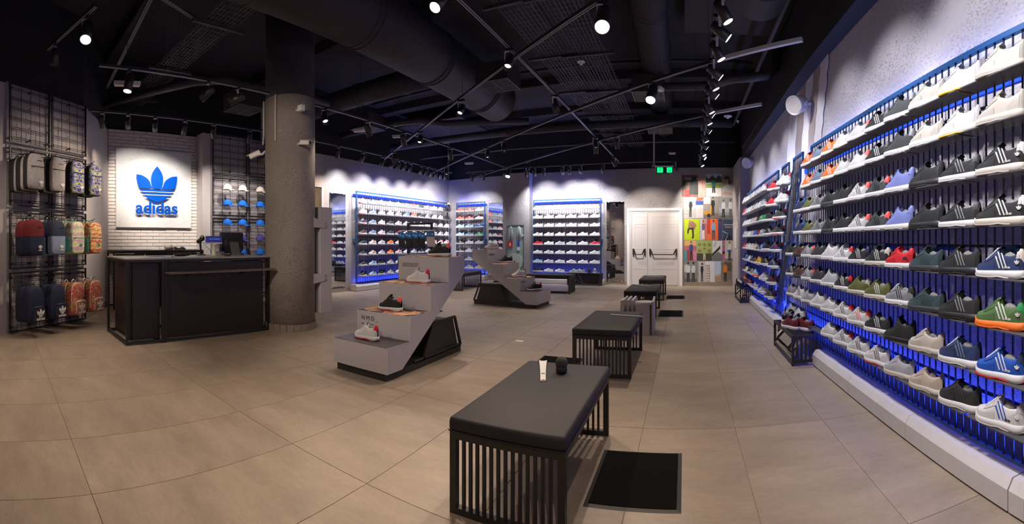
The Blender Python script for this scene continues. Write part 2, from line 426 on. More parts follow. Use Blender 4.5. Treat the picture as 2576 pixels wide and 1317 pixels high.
# upper walls painted black
for a, b in ((mp(-1.4), mp(1.56)), (mp(1.56), (-8.15, 2.1)), ((-8.15, 2.1), (-8.15, 5.6)), ((-7.55, 5.6), (-7.55, BW(-7.5))), ((-7.5, BW(-7.5)+.03), (1.7, BW(1.7)+.03))):
    wallseg('wall_upper', a, b, 3.25 if a[0] > -7.6 and a[1] > 5 else 3.37, 4.75, M['black_wall'], t=.1)
struct('wall_back', MB().box(1.33, 1.62, 10.4, 11.99, 0, 3.25), M['concrete'])
rw = [(XR(12)+.15, 12.1), (XR(4.8)+.15, 4.8), (XR(-1.6)+.15, -1.6)]
for a, b in zip(rw[:-1], rw[1:]):
    wallseg('wall_right', a, b, 0, 3.25, M['concrete_light'])
    wallseg('wall_upper', a, b, 3.25, 4.75, M['black_wall'])
wallseg('wall_front', (rw[-1][0], -1.6), (-5.0, -1.6), 0, 4.75, M['pier_grey'])
wallseg('wall_front', (-5.0, -1.6), mp(-1.4), 0, 4.75, M['pier_grey'])
# back room seen through the doorway
struct('wall_backroom', MB().box(-8.9, -8.8, 5.0, 8.0, 0, 3), M['tan_wall'])
struct('wall_backroom', MB().box(-8.9, -7.62, 7.45, 7.55, 0, 3), M['tan_wall'])
struct('ceiling_backroom', MB().box(-8.9, -7.6, 5.3, 7.5, 2.9, 3.0), M['tan_wall'])
tb = MB(); tb.box(-7.52, -7.49, 6.86, 6.92, 0, 2.5)
struct('trim_1', tb, M['pier_grey'])
tag(obj('green_board', MB().box(-8.79, -8.77, 6.6, 7.35, 1.3, 2.25), mat('green_board', (.12, .25, .17), .6)), 'green board on the tan wall of the room behind the doorway', 'board')
area('back_room_light', (-8.2, 6.6, 2.85), (0, 0, 0), .5, .5, 10, WARM)

# baseboards in tile lengths
def base_run(name, p0, p1, h=.1, t=.012, ln=.6, m=None):
    p0 = Vector((*p0, 0)); p1 = Vector((*p1, 0)); d = (p1-p0); L = d.length; d.normalize(); ang = math.atan2(d.y, d.x)
    root = node(name, None, None, p0, ang); root['kind'] = 'structure'
    n = max(1, round(L/ln))
    me = MB().box(.001, L/n-.001, -t, 0, 0, h).mesh('baseboard_tile', m or M['tile'])
    for i in range(n): node('baseboard_tile', me, root, (i*L/n, 0, 0))
base_run('baseboard_left', (-7.5, 6.95), (-7.5, 12.5))
base_run('baseboard_back', (-7.45, BW(-7.5)), (-1.62, BW(-1.62)))
base_run('baseboard_back', (-.03, BW(0)), (1.32, BW(1.33)))
base_run('baseboard_left', mp(1.58), (-8.15, 2.1))
base_run('baseboard_right', (XR(12)+.15, 10.38), (XR(4.8)+.15, 4.8))

# white brick panel
r0 = .0665; nrow = int(3.42/r0); bl = .262; cnt = 0
bmesh_cache = {}
for r in range(nrow):
    z = r*r0
    off = (r % 2)*.5*bl
    y = 2.1 - off
    while y < 3.98:
        a = max(y, 2.1)+.003; b = min(y+bl, 3.98)-.003
        hid = (a > 2.30 and b < 3.80 and 1.55 < z < 2.97) or (z < .99 and a > 2.42)
        if b-a > .03 and not hid:
            key = round(b-a, 3)
            pr = .012+.010*R.random()
            if key not in bmesh_cache: bmesh_cache[key] = MB().bbox(0, .03, 0, b-a, .004, r0-.005, .004).mesh('brick', M['brick'])
            node('brick', bmesh_cache[key], wb, (-8.15-.03+pr+.012, a, z)); cnt += 1
        y += bl
print('bricks', cnt)

# column
cx, cy, cr = -4.96, 3.92, .36
col = thing('round_column', 'round raw concrete column with a tiled foot beside the counter', 'column', (cx, cy, 0))
obj('shaft', MB().lathe([(cr, 0), (cr, 3.25)], 64), M['concrete_col'], col, True)
obj('upper_shaft', MB().lathe([(cr-.005, 3.25), (cr-.005, 4.75)], 48), M['ceil'], col, True, label='black painted upper part of the column')
nt_ = 24
for i in range(nt_):
    a0 = 2*PI*i/nt_+.008; a1 = 2*PI*(i+1)/nt_-.008
    mb = MB()
    P = []
    for k in range(4):
        a = a0+(a1-a0)*k/3
        P.append([(q*math.cos(a), q*math.sin(a), z) for q, z in ((cr+.001, 0), (cr+.016, 0), (cr+.016, .095), (cr+.001, .095))])
    mb.grid(P, True)
    obj('foot_tile', mb, M['tile'], col)
obj('conduit', MB().path([(.13, -.36, 3.25), (.13, -.36, 2.62)], .012), M['pier_grey'], col)
obj('conduit', MB().path([(-.22, -.31, 3.25), (-.22, -.31, 2.75), (-.20, -.34, 2.62)], .014), M['pier_grey'], col)

# column locker box with brackets
bx = thing('column_box', 'tall narrow grey steel box bracketed to the side of the column', 'box', (-4.66, 4.24, .2))
obj('body', MB().bbox(-.30, 0, 0, .23, 0, 1.53, .004), M['stair'], bx)
for zz, pts in (((1.23), [(-.36, .20), (-.36, .01), (.11, 0), (.11, .08)]), (.40, [(-.36, .19), (-.36, .0), (.10, .07), (.10, .16)])):
    mb = MB().prism([(y, z+zz) for y, z in pts], 'x', .004, .014)
    br = obj('bracket', mb, M['stair'], bx)
    bo = MB()
    for (u, v) in ((pts[0][0]+.03, pts[0][1]-.02), (pts[1][0]+.03, pts[1][1]+.02), (.085, .02+pts[2][1]), (.085, pts[3][1]-.02)):
        bo.tube((.014, u, v+zz), (.020, u, v+zz), .007)
    obj('bolts', bo, M['blackmetal'], br, kind='stuff')

# ================================================================ DOORS, MIRRORS, BACK WALL FITTINGS  (local frame on the back wall)
def bwf(x, off=0): # point on back wall at world x, off towards the room
    return (x+math.sin(BWA)*off*0, BW(x)-off, 0)
d = node('door_1', None, None, bwf(-1.596), BWA); d['kind'] = 'structure'
W_ = 1.545; H_ = 2.14
fr = MB()
fr.box(0, .075, -.05, 0, 0, H_); fr.box(W_-.075, W_, -.05, 0, 0, H_); fr.box(.075, W_-.075, -.05, 0, H_-.075, H_)
obj('door_frame', fr, M['door_frame'], d)
fr = MB(); fr.box(.075, .125, -.03, 0, 0, H_-.075); fr.box(W_-.125, W_-.075, -.03, 0, 0, H_-.075); fr.box(.125, W_-.125, -.03, 0, H_-.125, H_-.075)
obj('door_stop', fr, M['door'], d)
def leaf(x0, x1, bars):
    lf = obj('door_leaf', MB().bbox(x0, x1, -.022, -.001, .01, H_-.125, .003), M['door'], d)
    gr = MB()
    wL = x1-x0; inx = .16*wL
    # raised rectangular mouldings
    for (za, zb) in ((.45, .93), (1.0, 1.62), (1.69, 1.9)):
        for a, b, c_, e in ((x0+inx, x1-inx*.4, za, za+.006), (x0+inx, x1-inx*.4, zb-.006, zb), (x0+inx, x0+inx+.006, za, zb), (x1-inx*.4-.006, x1-inx*.4, za, zb)):
            gr.box(a, b, -.026, -.0215, c_, e)
    obj('moulding', gr, M['door'], lf)
    pb = MB(); a, b = bars
    for q in (a, b): pb.bbox(q-.018, q+.018, -.06, -.02, .83, 1.02, .004)
    ia = a+.02; ib = b-.02
    pb.bar((ia, -.05, .99), (ia+.05, -.10, .86), .025); pb.bar((ib, -.05, .99), (ib-.05, -.10, .86), .025)
    pb.tube((ia+.04, -.10, .86), (ib-.04, -.10, .86), .014, 10)
    obj('push_bar', pb, M['blackmetal'], lf, label='black panic push bar')
leaf(.13, .575, (.175, .50)); leaf(.58, W_-.13, (.645, W_-.17))
ki = MB().box(.55, .558, -.03, -.022, .5, .55)

def mirror(label, loc, rz, L, z0, z1):
    t = thing('wall_mirror', label, 'mirror', loc, rz)
    obj('backing', MB().box(-.006, L+.006, -.018, -.001, z0-.006, z1+.006), M['mirror_edge'], t)
    obj('glass', MB().box(0, L, -.024, -.019, z0, z1), M['mirror'], t)
    for u in (.12*L, .88*L):
        for z in (z0, z1):
            obj('clip', MB().box(u-.015, u+.015, -.032, -.018, z-.012, z+.012), M['trackalu'], t)
mirror('tall frameless mirror between the double door and the wide blue shoe rack', bwf(-2.19), BWA, .5, .09, 2.33)
mirror('tall mirror between the narrow blue rack and the concrete pier', bwf(-5.96), BWA, .50, .16, 2.43)
mirror('tall mirror on the left wall, left of the long blue shoe rack', (LW, 7.11, 0), PI/2, .52, .14, 2.37)

# concrete pier with hose cabinet
struct('wall_back_pier', MB().box(-5.32, -4.47, 12.06, 12.45, 0, 3.25), M['concrete'])
t = thing('hose_cabinet', 'glass fronted fire hose cabinet with coiled reel in the concrete pier', 'cabinet', (-5.19, 12.06, 0))
obj('back_panel', MB().box(0, .56, -.012, -.001, .28, 1.71), M['glass_cab'], t)
fr = MB(); fr.box(0, .56, -.035, -.012, 1.69, 1.71); fr.box(0, .56, -.035, -.012, .28, .30); fr.box(0, .02, -.035, -.012, .3, 1.69); fr.box(.54, .56, -.035, -.012, .3, 1.69)
obj('frame', fr, M['mirror_edge'], t)
for u in (.14, .40):
    for k in (-.035, .035):
        obj('hose', MB().smoothpath([(u+k, -.02, 1.25), (u+k*.9, -.022, 1.5), (u+k*.5, -.024, 1.62), (u, -.024, 1.65)], .028, 8), M['hose'], t, True)
obj('reel', MB().tube((.27, -.032, .62), (.27, -.012, .62), .25, 40), M['reel'], t)
obj('reel_hub', MB().tube((.27, -.045, .62), (.27, -.030, .62), .03, 16), M['brass'], t)
sg = obj('fire_sign', MB().box(.05, .20, -.040, -.036, 1.04, 1.22), M['red_paint'], t)
s2 = MB(); s2.box(.105, .145, -.043, -.040, 1.08, 1.18)
obj('sign_symbol', s2, M['white_paint'], sg)
sg = obj('instruction_card', MB().box(.34, .44, -.040, -.036, .95, 1.25), M['white_paint'], t)
obj('card_print', MB().box(.345, .435, -.042, -.040, 1.06, 1.245), M['blue_print'], sg)
for z in (1.4, .35): obj('hinge_button', MB().tube((.53, -.05, z), (.53, -.036, z), .03, 16), M['white_plastic'], t)

# ================================================================ RACKS
def trefoil(H, depth):
    """emblem mesh in the x-z plane, centred on x, z from 0 to H: three leaves crossed by three bars; front at y=-depth"""
    ctr = [(0, .82), (.06, .755), (.115, .67), (.145, .58), (.15, .50), (.135, .40), (.10, .30), (.05, .2), (0, .12), (-.05, .2), (-.10, .30), (-.135, .40), (-.15, .50), (-.145, .58), (-.115, .67), (-.06, .755)]
    rgt = [(.5, .615), (.497, .52), (.478, .42), (.44, .32), (.385, .225), (.31, .14), (.22, .075), (.12, .03), (0, 0), (0, .2), (.08, .28), (.155, .37), (.175, .45), (.225, .515), (.295, .565), (.38, .60)]
    lft = [(-u, v) for u, v in rgt]
    def iv(poly, z):
        xs = []
        for (a, b), (c, d_) in zip(poly, poly[1:]+poly[:1]):
            if (b <= z) != (d_ <= z): xs.append(a+(c-a)*(z-b)/(d_-b))
        xs.sort(); return [(xs[i], xs[i+1]) for i in range(0, len(xs)-1, 2)]
    def union(z):
        out = []
        for a, b in sorted(sum([iv(p, z) for p in (lft, ctr, rgt)], [])):
            if out and a <= out[-1][1]+1e-4: out[-1] = (out[-1][0], max(b, out[-1][1]))
            else: out.append((a, b))
        return out
    k = H/.82; mb = MB()
    bars = [(.0, .135), (.168, .205), (.238, .275), (.308, .82)]
    for lo, hi in bars:
        n = max(2, int((hi-lo)/.012))
        for i in range(n):
            za = lo+(hi-lo)*i/n+1e-4; zb = lo+(hi-lo)*(i+1)/n-1e-4
            A_, B_ = union(za), union(zb)
            if len(A_) != len(B_): A_ = B_ = union((za+zb)/2)
            for (p, q), (p2, q2) in zip(A_, B_):
                if zb < .40 and False: continue
                mb.add([(p*k, -depth, za*k), (q*k, -depth, za*k), (q*k, 0, za*k), (p*k, 0, za*k), (p2*k, -depth, zb*k+.0001), (q2*k, -depth, zb*k+.0001), (q2*k, 0, zb*k+.0001), (p2*k, 0, zb*k+.0001)],
                       [(3,2,1,0),(4,5,6,7),(0,1,5,4),(1,2,6,5),(2,3,7,6),(3,0,4,7)])
    return mb
emb_heel = trefoil(.020, .003).mesh('emblem', M['text_white'])
def shoe_meshes(kind):
    """toe towards -x, sole on z=0; returns dict of part -> mesh"""
    L = .30
    hb = {'run': 1.0, 'court': .92, 'sock': 1.18, 'high': 1.5, 'chunk': 1.05}[kind]
    st = {'run': .027, 'court': .022, 'sock': .029, 'high': .027, 'chunk': .031}[kind]
    def wd(t):
        if t < .28: w_ = .050*math.sqrt(max(0, 1-((.28-t)/.28)**2.2))
        elif t < .62: w_ = .050-.013*((t-.28)/.34)**1.2
        else: w_ = .037-.003*(t-.62)/.38
        if t > .86: w_ *= math.sqrt(max(0.0, 1-((t-.86)/.14)**2*.93))
        return max(w_, .004)
    ks = [(0, .010), (.03, .024), (.08, .035), (.16, .043), (.24, .050), (.32, .062), (.40, .077), (.47, .089), (.52, .095), (.56, .092), (.62, .082), (.70, .074), (.80, .073), (.88, .081), (.94, .087), (.975, .083), (1.0, .058)]
    if kind == 'court': ks = [(0, .014), (.03, .028), (.08, .036), (.16, .040), (.24, .045), (.32, .056), (.40, .070), (.47, .082), (.52, .089), (.56, .085), (.62, .074), (.70, .065), (.80, .064), (.88, .074), (.94, .080), (.975, .077), (1.0, .056)]
    def hh(t):
        for (a, x), (b, y) in zip(ks[:-1], ks[1:]):
            if t <= b:
                f = (t-a)/(b-a); v = x+(y-x)*f; break
        else: v = ks[-1][1]
        if t > .4: v *= 1+(hb-1)*min(1, (t-.4)/.12)
        return v
    def zs(t): # top edge of the sole
        b = st*(.80+.32*t)
        if t < .12: b += .010*(1-t/.12)
        return b
    def S_(t, ph, off=0.0, cav=True):
        c = math.cos(ph); s = math.sin(ph)
        w_ = wd(t)*.97+off; h = hh(t)+off
        pinch = 1-.30*max(0, s-.5)*(1 if t > .45 else .4)
        ec = .62 + .25*max(0, 1-t/.5)
        y = w_*math.copysign(abs(c)**ec, c)*pinch
        z = zs(t)-.004+h*abs(s)**(.80+.18*max(0, 1-t/.5))
        if cav and .515 < t < .945 and abs(c) < .60:
            edge = min((t-.515)/.02, (.945-t)/.02, 1, (.60-abs(c))/.10)
            z = z*(1-edge)+(zs(t)+.022)*edge
        return ((t-.5)*L, y, z)
    ts = [0, .01, .03, .06, .10, .15, .20, .26, .32, .38, .44, .48, .505, .515, .53, .545, .60, .68, .76, .84, .90, .925, .94, .955, .97, .985, .995, 1.0]
    NP = 22
    up = MB(); up.grid([[S_(t, PI*j/NP) for j in range(NP+1)] for t in ts])
    # sole
    so = MB(); P = []
    tt = [0, .008, .03, .07, .12, .2, .3, .42, .55, .68, .8, .88, .93, .97, .99, 1.0]
    for t in tt:
        w_ = wd(t)+.0045; lift = .012*max(0, 1-t/.12)**1.5 + .007*max(0, (t-.9)/.1)
        mid = .004 if .45 < t < .62 and kind != 'court' else 0
        zt = zs(t)+.002; x = (t-.5)*(L+.008)
        flare = .004 if t > .75 and kind in ('run', 'sock', 'chunk') else 0
        P.append([(x, w_*.97, zt), (x, w_+flare, (zt+lift)*.5), (x, w_*.93+flare, lift+mid), (x, 0, lift+mid), (x, -w_*.93-flare, lift+mid), (x, -w_-flare, (zt+lift)*.5), (x, -w_*.97, zt), (x, 0, zt-.001)])
    so.grid(P, True); so.f.append(tuple(range(8))); so.f.append(tuple(range(len(so.v)-8, len(so.v))))
    # outsole line
    ou = MB(); P = []
    for t in tt:
        w_ = wd(t)+.006; lift = .012*max(0, 1-t/.12)**1.5 + .007*max(0, (t-.9)/.1); x = (t-.5)*(L+.011)
        mid = .004 if .45 < t < .62 and kind != 'court' else 0
        P.append([(x, w_, lift+mid+.007), (x, w_*.95, lift+mid-.0003), (x, -w_*.95, lift+mid-.0003), (x, -w_, lift+mid+.007)])
    ou.grid(P, True)
    # stripes on both sides
    sp = MB()
    for side in (1, -1):
        for i in range(3):
            Q = []
            for k in range(6):
                f = k/5; ph = math.radians(6+46*f); tc_ = .585+.072*i-.135*f
                row = []
                for e in (-.014, .014):
                    x, y, z = S_(tc_+e, ph, .0016, False)
                    row.append((x, y*side, z))
                Q.append(row)
            sp.grid(Q)
    # laces and tongue
    la = MB()
    for i in range(6):
        t = .27+.042*i
        pts = [S_(t+.008*(1 if j % 2 else 0), PI/2+a, .0035, False) for j, a in enumerate((-.55, -.3, 0, .3, .55))]
        la.smoothpath(pts, .0030, 5)
    to = MB(); Q = []
    for k in range(5):
        t = .455+.014*k; row = []
        for j in range(7):
            a = PI/2+(-.5+j/6)*1.0; x, y, z = S_(t, a, .003, False)
            row.append((x+.0035*k, y*(.92-.02*k), z+.0022*k*hb-.0003*k*k))
        Q.append(row)
    to.grid(Q)
    he = MB(); Q = []
    for t in (.90, .93, .96, .98, .995, 1.0):
        Q.append([S_(t, PI*(.17+.66*j/16), .0018, False) for j in range(17)])
    he.grid(Q[:])
    # cut the part of heel patch above cavity
    he.f = [f for f in he.f if not all(he.v[i][0] < (.944-.5)*L and abs(he.v[i][1]) < .022 for i in f)]
    ins = MB(); Q = []
    for i in range(7):
        th = PI*i/6
        Q.append([(.060+.050*math.cos(th), .021*math.sin(th)*math.cos(PI*j/8), zs(.7)+.022+.052*hb*math.sin(th)*math.sin(PI*j/8)) for j in range(9)])
    ins.grid(Q)
    ey = MB()
    for sd in (1, -1):
        Q = []
        for i in range(8):
            t = .235+.04*i
            Q.append([(lambda q: (q[0], q[1]*sd, q[2]))(S_(t, math.radians(a), .0022, False)) for a in (44-8*i/7, 54, 62, 70)])
        ey.grid(Q)
        Q = []
        for i in range(9):
            t = .04+.055*i; top = 38-20*(i/8)
            Q.append([(lambda q: (q[0], q[1]*sd, q[2]))(S_(t, math.radians(a), .0018, False)) for a in (2, top*.35, top*.7, top)])
        ey.grid(Q)
        Q = []
        for i in range(7):
            t = .74+.035*i; top = 16+26*(i/6)
            Q.append([(lambda q: (q[0], q[1]*sd, q[2]))(S_(t, math.radians(a), .0018, False)) for a in (2, top*.35, top*.7, top)])
        ey.grid(Q)
    to_c = MB(); Q = []
    for t in (0.0, .01, .03, .06, .10, .15):
        Q.append([S_(t, PI*(.02+.96*j/12), .0015, False) for j in range(13)])
    to_c.grid(Q)
    return dict(upper=up.mesh('upper', M['fabric'] if kind != 'court' else M['leather_obj'], True), sole=so.mesh('sole', M['rubber'], True),
                outsole=ou.mesh('outsole', M['rubber'], True), stripe=sp.mesh('stripe', M['leather_obj']), laces=la.mesh('laces', M['fabric'], True),
                tongue=to.mesh('tongue', M['fabric'], True), heel_patch=he.mesh('heel_patch', M['leather_obj'], True), insert=ins.mesh('insert', M['stuffing'], True),
                toe_cap=to_c.mesh('toe_cap', M['leather_obj'], True), overlay=ey.mesh('overlay', M['leather_obj'], True))
SH = {k: shoe_meshes(k) for k in ('run', 'court', 'sock', 'high', 'chunk')}
COL = dict(white=(.60,.58,.58), cream=(.50,.45,.39), beige=(.48,.40,.33), black=(.012,.012,.013), dark=(.035,.036,.04), grey=(.22,.22,.24), silver=(.38,.38,.41),
           navy=(.012,.022,.075), blue=(.01,.07,.38), sky=(.30,.44,.60), steel=(.13,.18,.27), lilac=(.16,.19,.46), red=(.52,.012,.02), coral=(.85,.10,.08), orange=(.80,.16,.02),
           pink=(.66,.36,.37), green=(.02,.24,.07), olive=(.11,.115,.035), moss=(.07,.14,.045), maroon=(.14,.01,.025), brown=(.07,.03,.02), yellow=(.75,.42,.03), teal=(.02,.04,.045), purple=(.06,.03,.2))
DARKW = dict(dark='charcoal', lilac='lilac', steel='slate blue', teal='dark teal', moss='green', sky='pale blue')
def cw(c): return DARKW.get(c, c)
def shoe(spec, loc, rz, label, group=None, full=True, tilt=0):
    """spec: kind upper/sole/stripe/accent[/outsole]"""
    k, cs = spec.split(' '); cs = cs.split('/')
    up, so, stp, ac = cs[:4]; os_ = cs[4] if len(cs) > 4 else so
    m = SH[{'r': 'run', 'c': 'court', 's': 'sock', 'h': 'high', 'k': 'chunk'}[k]]
    t = thing('sneaker', label, 'sneaker', loc, rz, group)
    t.scale = (1, 1, 1.16 if k != 'h' else 1.0)
    node('upper', m['upper'], t, col=COL[up]); node('sole', m['sole'], t, col=COL[so])
    if stp != '-': node('stripe', m['stripe'], t, col=COL[stp], kind='stuff')
    if full or ac != '-': 
        if ac != '-': node('heel_patch', m['heel_patch'], t, col=COL[ac])
    node('laces', m['laces'], t, kind='stuff', col=COL[so if so in ('white', 'cream') and up in ('white', 'cream', 'silver', 'moss', 'blue', 'grey', 'navy') else up])
    if os_ != so or full: node('outsole', m['outsole'], t, col=COL[os_] if os_ != so else tuple(.8*q for q in COL[so]))
    if full:
        node('tongue', m['tongue'], t, col=COL[up]); node('insert', m['insert'], t)
        if k == 'c': node('toe_cap', m['toe_cap'], t, col=COL[so])
        if k in 'kr':
            u = COL[up]; f_ = 1.5 if max(u) < .1 else .86
            node('overlay', m['overlay'], t, col=tuple(min(.9, q*f_+(.006 if max(u) < .1 else 0)) for q in u), kind='stuff')
    return t
def desc(spec):
    k, cs = spec.split(' '); cs = cs.split('/'); up = cs[0]; o = next((c for c in (cs[3], cs[2], cs[1]) if c not in ('-', up)), None)
    nm = 'high-top' if k == 'h' else 'sneaker'
    return (f'{cw(up)} and {cw(o)} {nm}' if o else f'{cw(up)} {nm}')
ROWN = ['top', 'second', 'third', 'fourth', 'fifth', 'sixth', 'seventh', 'bottom']

def frame_T(o):  # world transform of an empty placed with loc & rz
    return Matrix.Translation(o.location) @ Matrix.Rotation(o.rotation_euler.z, 4, 'Z')

def rods(parent, x0, x1, z0, z1, sp, r=.005, lean=None, n=6, xl=None, xr=None):
    """vertical rods; xl(z)/xr(z) give leaning sides that clip the rods"""
    N = int((x1-x0)/sp); cache = {}
    for i in range(N+1):
        x = x0+sp*i+(x1-x0-N*sp)/2
        a, b = z0, z1
        if xl:   # left side leans: x must be >= xl(z)
            zz = [z for z in [z0+(z1-z0)*k/40 for k in range(41)] if xl(z) <= x <= xr(z)]
            if len(zz) < 3: continue
            a, b = min(zz), max(zz)
        key = (round(a, 2), round(b, 2))
        if key not in cache: cache[key] = MB().tube((0, 0, a), (0, 0, b), r, n).mesh('rod', M['rod'], True)
        node('rod', cache[key], parent, (x, 0, 0))

def plain_rack(label, loc, rz, L, H, zr, ncol, sp=.09, wallgap=.1, first=0.0, shelfmat='shelf_light', z0=.17):
    t = thing('shoe_rack', label, 'shoe rack', loc, rz)
    fr = MB(); b = .026
    fr.box(0, L, -b/2, b/2, H-b, H)
    obj('top_rail', fr, M['rack_blue'], t)
    for x in (0, L-b): obj('side_rail', MB().box(x, x+b, -b/2, b/2, z0, H-b), M['rack_blue'], t)
    for z in (z0+.02, 1.32 if H > 2.4 else 1.2): obj('cross_bar', MB().box(b, L-b, .008, .02, z, z+.02), M['rod'], t)
    for x in (b/2, L/2, L-b/2):
        obj('wall_bracket', MB().box(x-.03, x+.03, .015, wallgap, 1.24, 1.285), M['rack_blue'], t)
    rods(t, b+.03, L-b-.03, z0, H-b, sp)
    ns = max(1, round(L/1.1))
    for z in zr:
        for i in range(ns):
            obj('shelf', MB().box(.03+i*(L-.06)/ns, .03+(i+1)*(L-.06)/ns-.006, -.125, 0, z-.008, z), M[shelfmat], t)
    n = 0
    sp_ = L/ncol
    for k in range(0, ncol, max(1, ncol//4)):
        x = (k+.45)*sp_
        obj('clip_plate', MB().box(x, x+.1, -.012, -.004, 1.245, 1.28), M['dark_plastic'], t)
    # LED strips behind the rods
    obj('light_strip', MB().box(0, L, wallgap-.012, wallgap-.002, H-.115, H-.06), M['led_blue'], t)
    return t
def rack_lights(t, L, H, wallgap, pt=4, pb=3.6, x0=0, z0=.18):
    area('led_top', (x0+L/2, wallgap*.55, H+.005), (PI, 0, 0), L*.98, .04, pt*L, (.10, .14, 1.0), t)
    area('led_bottom', (x0+L/2, wallgap*.5, z0), (PI, 0, 0), L*.98, .05, pb*L, BLUE, t)

def fill(t, ncol, L, zr, table, where, rowgrp, x_in=0, depth=-.065, side='left', full=False, hide=()):
    T = frame_T(t); sp_ = L/ncol
    for r, row in enumerate(table):
        for k, spec in enumerate(row):
            if spec is None or (r, k) in hide: continue
            x = x_in+(k+.5)*sp_
            p = T @ Vector((x, depth, zr[r]+.0005))
            lab = f'{desc(spec)}, {ORD[k+1]} from left on {ROWN[r]} shelf of {where}'
            shoe(spec, p, t.rotation_euler.z+R.uniform(-.06, .06)+.10, lab, rowgrp.format(ROWN[r]), full)

zL = [2.17, 1.91, 1.66, 1.40, 1.142, .885, .62, .36]
# ---- long rack on the left wall
r1 = plain_rack('long blue steel rod shoe rack on the left wall', (LW+.12, 7.9, 0), PI/2, 4.36, 2.47, zL, 12, .092)
rack_lights(r1, 4.36, 2.47, .12)
w6 = lambda *a: list(a)
A = ['r white/white/-/red/red', 'r steel/white/white/-', 'r silver/white/-/dark', 'r white/white/-/dark', 'r grey/white/-/dark', 'r steel/white/-/-', 'r coral/white/white/orange', 'r dark/white/-/-', 'r grey/white/maroon/dark', 'r white/white/-/-', 'r silver/white/-/grey', 'r black/dark/-/-']
B = ['r navy/white/red/coral/red', 'r steel/white/-/navy', 'r white/white/coral/red/red', 'r dark/white/-/grey', 'r pink/white/dark/purple', 'r grey/white/-/dark', 'r dark/white/white/-', 'r silver/white/-/sky', 'r sky/white/-/-', 'r grey/white/-/-', 'r white/white/-/-', 'r white/white/-/-']
B2 = ['r dark/white/red/coral/red', 'r steel/white/-/dark', 'r silver/white/pink/red/red', 'r dark/white/-/grey', 'r maroon/white/silver/pink', 'r white/white/-/-', 'r silver/white/-/dark', 'r grey/white/-/-', 'r cream/white/-/-', 'r silver/white/-/-', 'r silver/white/green/-', 'r white/white/-/-']
Cc = ['r teal/white/-/orange', 'r cream/white/coral/red', 'r silver/white/-/-', 'r orange/white/cream/coral', 'r pink/white/dark/black', 'r white/white/-/-', 'r silver/white/-/grey', 'r black/white/silver/-', 'r silver/white/-/-', 'r pink/white/-/-', 'r pink/white/-/cream', 'r pink/white/-/-']
D = ['r dark/white/-/grey', 'r sky/white/navy/-', 'r black/white/-/-', 'r silver/white/-/-', 'r white/white/-/-', 'r white/white/-/-', 'r silver/white/-/-', 'r cream/white/-/-', 'r white/white/-/-', 'r sky/white/-/-', 'r grey/white/-/-', 'r white/white/-/-']
fill(r1, 12, 4.36, zL, [A, A, B, B2, Cc, Cc, D, D], 'long left wall rack', 'sneakers on the {} shelf of the long left rack')

# ---- narrow rack, back wall left
r2 = plain_rack('narrow blue shoe rack in the back left corner', (-7.12, BW(-7.12)-.12, 0), BWA, 1.08, 2.47, zL, 3, .085)
rack_lights(r2, 1.08, 2.47, .12)
T2 = [['c coral/white/orange/-', 'c coral/white/white/-', 'c cream/white/pink/-'], ['c coral/white/orange/-', 'c coral/white/pink/-', 'c white/white/red/red'],
      ['c sky/white/-/silver', 'c sky/white/navy/-', 'c blue/white/white/-'], ['c sky/white/-/silver', 'c steel/white/navy/-', 'c green/white/white/-'],
      ['c black/white/cream/-', 'c silver/white/sky/-', 'c silver/white/-/-'], ['c black/white/cream/-', 'c silver/white/sky/-', 'c silver/white/-/-'],
      ['c brown/white/white/-', 'c grey/white/white/-', 'c grey/white/white/-'], ['c dark/white/white/-', 'c grey/white/white/-', 'c beige/white/-/-']]
fill(r2, 3, 1.08, zL, T2, 'narrow back corner rack', 'sneakers on the {} shelf of the narrow corner rack')

# ---- wide rack, back wall
r3 = plain_rack('wide blue shoe rack on the back wall between pier and mirror', (-4.40, BW(-4.4)-.12, 0), BWA, 2.08, 2.44, [z-.02 for z in zL], 6, .07)
rack_lights(r3, 2.08, 2.44, .12, 7)
zL3 = [z-.02 for z in zL]
W = 'c white/white/-/-'
T3 = [['c white/white/-/dark', W, 'c white/white/silver/-', W, W, 'c grey/white/-/dark'], [W, 'c white/white/black/-', 'c white/white/black/silver', W, W, W],
      ['c white/white/sky/-', W, 'c white/white/silver/-', W, W, W], ['c white/white/black/-', 'c white/white/black/-', 'c white/white/coral/pink', 'c white/white/coral/orange', 'c white/white/-/green', 'c white/white/-/red'],
      ['c red/white/red/-', 'c white/white/sky/-', 'c silver/white/grey/-', 'c silver/white/grey/beige', 'c white/white/-/green', 'c red/white/red/-'],
      [W, 'c white/white/black/-', 'c white/white/grey/-', 'c white/white/silver/beige', 'c white/white/silver/-', W],
      ['c sky/white/sky/-', 'c white/white/black/-', 'c white/white/silver/-', 'c white/white/silver/-', W, W],
      ['c black/white/dark/-', 'c white/white/pink/-', 'c white/white/blue/-', None, None, None]]
fill(r3, 6, 2.08, zL3, T3, 'wide back wall rack', 'sneakers on the {} shelf of the wide back rack')

